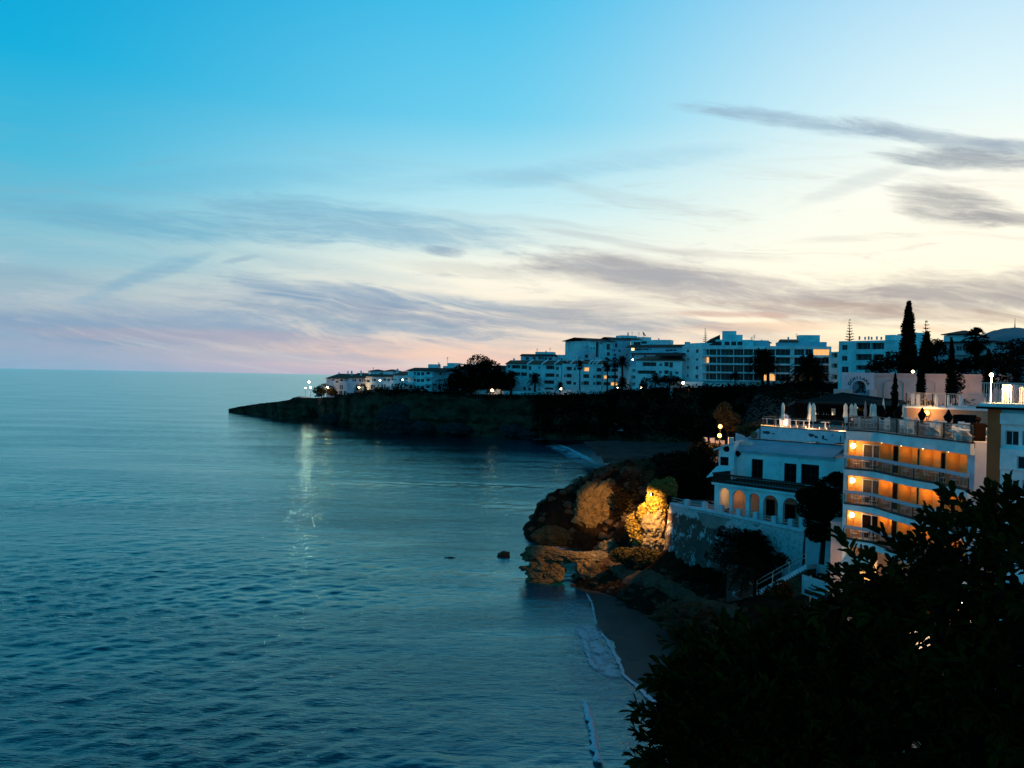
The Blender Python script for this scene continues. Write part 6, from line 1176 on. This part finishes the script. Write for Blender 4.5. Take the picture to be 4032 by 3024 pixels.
a, b = P(3272,2100,67), P(3322,2100,66.5); f_ = Fac((a.x, a.y), (b.x, b.y), 5.5, zat(3295,2060,67)); m = MB(); f_.box(m, 0, f_.L, 5.5, f_.z1, -3, 0); f_.box(m, -.05, f_.L+.05, f_.z1+.002, f_.z1+.12, -3.05, .05); tag(m.build('stair_block', pinkwall), 'cream wall block glowing at the foot of the hotel', 'wall block')
# broken white kerb blocks and posts near the sign
KB = thing('low_kerb_wall', 'low run of white kerb blocks with two thin posts above the gravel mound', 'kerb', PZ(2960,2370,3.6))
for (X0, Y0, X1, Y1) in [(2866,2328,2900,2342), (2912,2340,2946,2356), (2978,2348,3014,2360), (3024,2356,3056,2374)]:
    a, b = PZ(X0, Y1, 3.5), PZ(X1, Y1+5, 3.5); m = MB(); m.bar(a+Vector((0, 0, .12)), b+Vector((0, 0, .12)), .22, .26); m.build('kerb_block', white2, KB)
for X, Y in ((2912,2370), (3020,2368)): p = PZ(X, Y, 3.2); m = MB(); m.bar(p, p+Vector((0, 0, 1.0)), .05, .05); m.build('post', white, KB)
# sign board
sa, sb = P(3157,2310,66.5), P(3262,2312,63.8); fs = Fac((sa.x, sa.y), (sb.x, sb.y), zat(3200,2354,65.3), zat(3200,2276,65.3)); SG = thing('restaurant_sign', 'white board sign for the beach restaurant on a thin post, partly behind leaves', 'sign', fs.at(fs.L*.32, 3.5))
m = MB(); fs.box(m, 0, fs.L, fs.z0, fs.z1, -.06, 0); m.build('board', signw, SG); m = MB(); p = fs.at(fs.L*.30, 0, -.1); m.bar(up(p, 3.2), up(p, fs.z1+.1), .04, .04); m.build('post', barw, SG)
h = fs.z1-fs.z0; m = MB(); fs.box(m, fs.L*.11, fs.L*.97, fs.z0+h*.09, fs.z0+h*.31, .003, .012); m.build('name_panel', navy, SG)
text(SG, 'Restaurante', fs.at(fs.L*.58, fs.z0+h*.60, .006), fs.u, fs.n, h*.17, letter, 'lettering', .3, .012); text(SG, 'Beach', fs.at(fs.L*.38, fs.z0+h*.43, .006), fs.u, fs.n, h*.17, letter, 'lettering', .3, .012)
text(SG, 'El Na', fs.at(fs.L*.40, fs.z0+h*.195, .018), fs.u, fs.n, h*.19, letw, 'lettering', .3)
m = MB(); fs.box(m, fs.L*.07, fs.L*.28, fs.z0+h*.78, fs.z0+h*.92, .003, .007); fs.box(m, fs.L*.32, fs.L*.8, fs.z0+h*.77, fs.z0+h*.79, .003, .007); fs.box(m, fs.L*.32, fs.L*.7, fs.z0+h*.84, fs.z0+h*.86, .003, .007); m.build('faded_print', lilac, SG)
# ------------------------------------------------------------------ plants around the house
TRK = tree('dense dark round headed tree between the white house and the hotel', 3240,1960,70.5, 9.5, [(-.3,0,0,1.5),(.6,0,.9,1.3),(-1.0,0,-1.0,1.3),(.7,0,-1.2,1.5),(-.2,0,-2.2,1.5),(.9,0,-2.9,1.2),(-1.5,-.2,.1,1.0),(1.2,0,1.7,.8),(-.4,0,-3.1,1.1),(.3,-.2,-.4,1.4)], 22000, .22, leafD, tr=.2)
palm('big dark palm crouching against the retaining wall', 2962,2175,2275,78.2, 135, group=None, nf=80, droop=1.4, tw=.35)
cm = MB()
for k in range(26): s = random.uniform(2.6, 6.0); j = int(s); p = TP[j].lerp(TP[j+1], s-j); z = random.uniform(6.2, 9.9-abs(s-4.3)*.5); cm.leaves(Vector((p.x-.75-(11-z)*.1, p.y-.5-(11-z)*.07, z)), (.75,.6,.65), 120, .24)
tag(cm.build('recess_leaves', leafD), 'dark leaf clumps added for the recess in the retaining wall behind the palm', 'recess_leaves')  # leaves added to stand in for a dark recess in the wall
ug = MB()
for k in range(420):
    x, y = random.uniform(11, 30), random.uniform(100, 150)
    z = float(HZ(x, y))
    if z < 6.2 or (x < 17 and y < 121): continue
    ug.leaves(Vector((x, y, z+.35)), (1.3,1.1,.75), 60, .26)
tag(ug.build('headland_undergrowth', leafO), 'low brown scrub covering the top of the rocky point', 'undergrowth', kind='stuff')
for l, X, Y, d, R_, n, sz, m_ in [
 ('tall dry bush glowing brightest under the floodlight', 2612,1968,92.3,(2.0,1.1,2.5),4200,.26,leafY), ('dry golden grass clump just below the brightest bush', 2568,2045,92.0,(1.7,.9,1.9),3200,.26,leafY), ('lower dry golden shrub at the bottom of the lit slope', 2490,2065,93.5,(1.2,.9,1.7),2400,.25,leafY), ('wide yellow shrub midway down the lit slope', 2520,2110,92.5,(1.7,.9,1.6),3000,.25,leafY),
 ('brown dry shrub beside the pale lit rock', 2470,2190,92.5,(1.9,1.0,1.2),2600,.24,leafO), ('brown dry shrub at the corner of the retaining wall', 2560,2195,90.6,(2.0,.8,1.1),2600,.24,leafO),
 ('dark scrub on the crest of the rocky point', 2440,1905,128,(5,3,1.8),2200,.45,leafD), ('dark scrub above the lit ochre rock face', 2345,1925,122.5,(2.6,1.5,1.0),1000,.35,leafO), ('dark bush below the crest, beside the ochre rock', 2490,1985,112,(3.4,2,2.2),2200,.4,leafD), ('domed dark bush standing out against the far beach', 2633,1822,124,(2.6,2,1.5),1400,.38,leafD), ('dark bush behind the domed bush, close to the white house', 2715,1835,116,(3.6,2.5,2.2),2600,.42,leafD), ('tall dark bush at the gable of the white house', 2780,1840,104,(2.2,2,3.6),2600,.38,leafD), ('olive brown bush under the twin orange lamps', 2790,1775,108,(2.6,2,1.6),1500,.36,leafO), ('dark bush in front of the gable end', 2730,1930,98,(2.6,1.6,2.6),2600,.36,leafD), ('dark thicket between the lit dry bush and the house', 2660,1900,100,(2.2,1.6,2.2),2000,.34,leafD), ('dark foliage spilling over the garden wall below the glass corner', 2960,1690,102,(1.8,1.2,1.3),1200,.3,leafO), ('dark shrubs at the foot of the retaining wall', 2790,2275,80,(3,1,.8),1200,.3,leafD), ('dark bush on the rough stone wall by the gate', 3075,2215,74.5,(.8,.6,.9),600,.25,leafD), ('leafy bush before the stairway and the sign', 3080,2330,66,(1.2,1,.9),900,.28,leafG)]:
    shrub(l, X, Y, d, R_, n, sz, m_, group=None)
tree('drooping tree lit orange by the twin lamps', 2862,1640,112, 14, [(0,0,0,1.4),(-.9,0,.3,1.1),(.9,0,-.3,1.2),(.4,-.3,-1.4,.9),(-.6,-.3,-1.0,.9),(1.2,0,-1.6,.7),(-.4,0,1.2,1.1)], 3000, .3, leafO, tr=.16)
for X, Y, l in ((2836,1679,'upper of two orange globe lamps on the path behind the white house'), (2833,1715,'lower of two orange globe lamps on the path behind the white house')):
    t = globe(l, X, Y, 108.5, .28, globeO, 2.4, group='twin orange globe lamps'); lt = bpy.data.lights.new('lamp_light', 'POINT'); lt.color = (1,.42,.08); lt.energy = 420; lt.shadow_soft_size = .3; lo = bpy.data.objects.new('lamp_light', lt); COL.objects.link(lo); lo.parent = t; lo.location = (-.1,-.5,2.4)
a, b = P(2770,1728,111), P(2858,1738,110.4); f_ = Fac((a.x, a.y), (b.x, b.y), 12, zat(2810,1722,110)); t = thing('stair_parapet', 'broken lilac parapet beside the twin orange lamps', 'parapet', f_.at(1, 12))
for s0_, s1_, hh in ((.0,.18,-.1), (.28,.52,-.15), (.56,.95,-.45)): m = MB(); f_.box(m, f_.L*s0_, f_.L*s1_, 12, f_.z1+hh, -.3, 0); m.build('wall_panel', lilac, t)
a, b = P(2870,1720,106), P(2890,1722,106); f_ = Fac((a.x, a.y), (b.x, b.y), 12, zat(2880,1722,106)); m = MB(); f_.box(m, 0, f_.L, 12, f_.z1, -.4, 0); tag(m.build('garden_pillar', white), 'short white pillar between the orange lamps and the white house', 'pillar')
# things on the far slope
bc = P(2445,1690,296); m = MB(); m.box(bc-Vector((0, 0, .6)), (2.0,1.4,.15)); 
t = thing('beach_parasol', 'pale square parasol above the far cove', 'parasol', bc-Vector((0, 0, 2.4))); m = MB(); q = [bc+Vector((a*1.5, b*1.5, -.5)) for a, b in ((-1,-1),(1,-1),(1,1),(-1,1))]; m.add(q+[bc+Vector((0, 0, .25))], [(0,1,4),(1,2,4),(2,3,4),(3,0,4),(3,2,1,0)]); m.build('canopy', white, t); m = MB(); m.tube([bc-Vector((0, 0, 4)), bc], .06, 6); m.build('pole', dframe, t)
for X0, Y0, X1, Y1, l in ((2418,1670,2470,1676,'longest pale rowing boat drawn up on the ledge above the far cove'), (2455,1678,2495,1673,'second pale boat drawn up beside the parasol')):
    a, b = P(X0, Y0, 298), P(X1, Y1, 298); c = (a+b)/2; d = (b-a); uu = d.normalized(); L = d.length/2; nn = Vector((uu.y, -uu.x, 0)); rim = []; keel = []
    for s in np.linspace(-1, 1, 9): w_ = .75*(1-abs(s)**2.4)+.02; rim += [c+uu*L*s+nn*w_+Vector((0, 0, .35+.2*s*s)), c+uu*L*s-nn*w_+Vector((0, 0, .35+.2*s*s))]; keel.append(c+uu*L*s*.92+Vector((0, 0, -.25+.3*s*s)))
    m = MB(); V = []; 
    for i in range(9): V += [rim[2*i], keel[i], rim[2*i+1]]
    m.add(V, [f for i in range(8) for f in ((3*i, 3*i+1, 3*i+4, 3*i+3), (3*i+1, 3*i+2, 3*i+5, 3*i+4))]); t = thing('rowing_boat', l, 'boat', c-Vector((0, 0, .3)), 'boats on the far ledge'); m.build('hull', white, t); m = MB()
    for s in (-.4, .3): m.bar(c+uu*L*s+nn*.6+Vector((0, 0, .3)), c+uu*L*s-nn*.6+Vector((0, 0, .3)), .12, .03)
    m.build('bench', barw, t)
# ------------------------------------------------------------------ broad leaved trees close to the viewer
def big_tree(label, trunk, clumps, n, m, sprays=()):
    b = Vector(trunk); t = thing('broadleaf_tree', label, 'tree', b, 'broad leaved trees below the viewpoint'); V = []; Fc = []; br = MB()
    def leaf(p, d, L, nrm):
        d = d.normalized(); s = d.cross(nrm).normalized(); nn = s.cross(d); w_ = L*random.uniform(.17, .24); k = len(V); cu = -.18*L
        V.extend([p, p+d*L*.35+s*w_+nn*.25*w_, p+d*L*.75+s*w_*.8+nn*(.2*w_)+Vector((0, 0, cu*.3)), p+d*L+Vector((0, 0, cu)), p+d*L*.75-s*w_*.8+nn*.2*w_+Vector((0, 0, cu*.3)), p+d*L*.35-s*w_+nn*.25*w_]); Fc.extend([(k, k+1, k+2, k+3), (k, k+3, k+4, k+5)])
    def shoot(p, d, L, nl, ls):
        d = d.normalized(); side = d.orthogonal().normalized()
        for i in range(nl):
            s = (i+.6)/nl; an = i*2.4+random.random(); a2 = side*math.cos(an)+d.cross(side)*math.sin(an); q = p+d*L*s+Vector((0, 0, -.10*L*s*s))
            dd = a2*(1.0-.55*s)+d*(.45+.7*s)+Vector((0, 0, .12)); leaf(q, dd, ls*random.uniform(.75, 1.2), Vector((random.gauss(0, .35), random.gauss(0, .35), 1)))
        br.tube([p, p+d*L*.5+Vector((0, 0, -.025*L)), p+d*L+Vector((0, 0, -.1*L))], [.012, .009, .005], 4)
    tot = sum(r**2 for c, r in clumps)
    for c, r in clumps:
        for i in range(int(n*r*r/tot)):
            d = Vector((random.gauss(0, 1), random.gauss(0, 1), random.gauss(0, 1)+.15)).normalized(); rr = r*random.uniform(.25, .98)**.7
            shoot(c+d*rr*.85, d+Vector((0, 0, .35)), random.uniform(.3, .6), random.randint(7, 11), .255)
        br.tube([b.lerp(c, .35), b.lerp(c, .75)+Vector((.1, .1, .1)), c], [.06, .045, .02], 6)
    for (X0, Y0, X1, Y1, dd, nl) in sprays:
        a, e = P(X0, Y0, dd), P(X1, Y1, dd-.15); shoot(a, e-a, (e-a).length, nl, .285)
    k = MB(); k.add(V, Fc); k.build('crown', m, t); br.build('branches', bark, t); k = MB(); cc = clumps[0][0]; k.tube([b-Vector((0, 0, .4)), b.lerp(cc, .4)+Vector((.15, 0, 0)), b.lerp(cc, .8), cc], [.2, .16, .11, .05], 10); k.build('trunk', bark, t); return t
def cl(l): return [(P(X, Y, d), r*d/F) for X, Y, d, r in l]
def gz(x, y): return float(HZ(x, y))
c1 = cl([(3930,2330,11.6,330),(3700,2330,12.0,230),(3960,2640,11.4,360),(3660,2600,12.2,330),(3800,2930,11.4,400),(4130,2300,11.2,330),(4150,2750,11,360),(3560,2420,12.6,240),(3980,2130,11.8,150),(4060,3000,11,350),(3500,2900,12,330),(3780,2130,12.2,110)])
big_tree('tallest broad leaved tree, its shoots crossing the lit hotel balconies', (5.9,11.4,15.2), c1, 820, leafG, [(3395,2245,3305,2088,12.2,15),(3560,2220,3462,2076,12.2,13),(3740,2090,3655,2072,12.0,9),(3790,2080,3708,1930,12.0,15),(3850,2060,3742,1916,11.8,12),(3960,2080,3838,1932,11.6,13),(3990,2060,3905,1925,11.5,13),(4040,2060,3958,1918,11.4,12),(4100,2050,4034,1925,11.3,12),(3700,2230,3552,2132,12.2,11),(3480,2320,3262,2250,12.4,13),(3420,2360,3225,2400,12.6,14),(3420,2300,3235,2330,12.5,12),(3640,2180,3600,2120,12,9)])
c2 = cl([(3370,2590,13.0,240),(3190,2640,13.2,170),(3400,2800,12.6,330),(3120,2780,13.0,290),(3250,2950,12.6,300),(2990,2690,13.4,190)])
big_tree('middle broad leaved tree below the restaurant sign', (4.9,13.0,14.2), c2, 800, leafG, [(3120,2520,3010,2400,13.4,12),(3060,2560,2930,2440,13.5,12),(3190,2520,3130,2420,13.4,9)])
c3 = cl([(X+30, Y, d, r) for X, Y, d, r in [(2850,2680,14.2,180),(2760,2780,14.2,200),(2900,2860,13.8,270),(2700,2920,14.0,190),(2830,2960,13.6,260),(2640,3010,13.8,130),(2720,2590,14.6,60)]])
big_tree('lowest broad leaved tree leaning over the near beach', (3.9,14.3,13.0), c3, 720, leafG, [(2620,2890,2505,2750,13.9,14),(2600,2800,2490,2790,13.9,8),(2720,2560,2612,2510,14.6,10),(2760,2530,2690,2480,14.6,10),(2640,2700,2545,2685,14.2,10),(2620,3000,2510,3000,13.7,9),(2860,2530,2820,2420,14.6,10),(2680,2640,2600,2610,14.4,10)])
globe('bright small garden lamp shining through the leaves', 3755,2866,15.5, .06, MATS['streetO'] if False else emit('garden_lamp', (1,.85,.6), 20), .8)
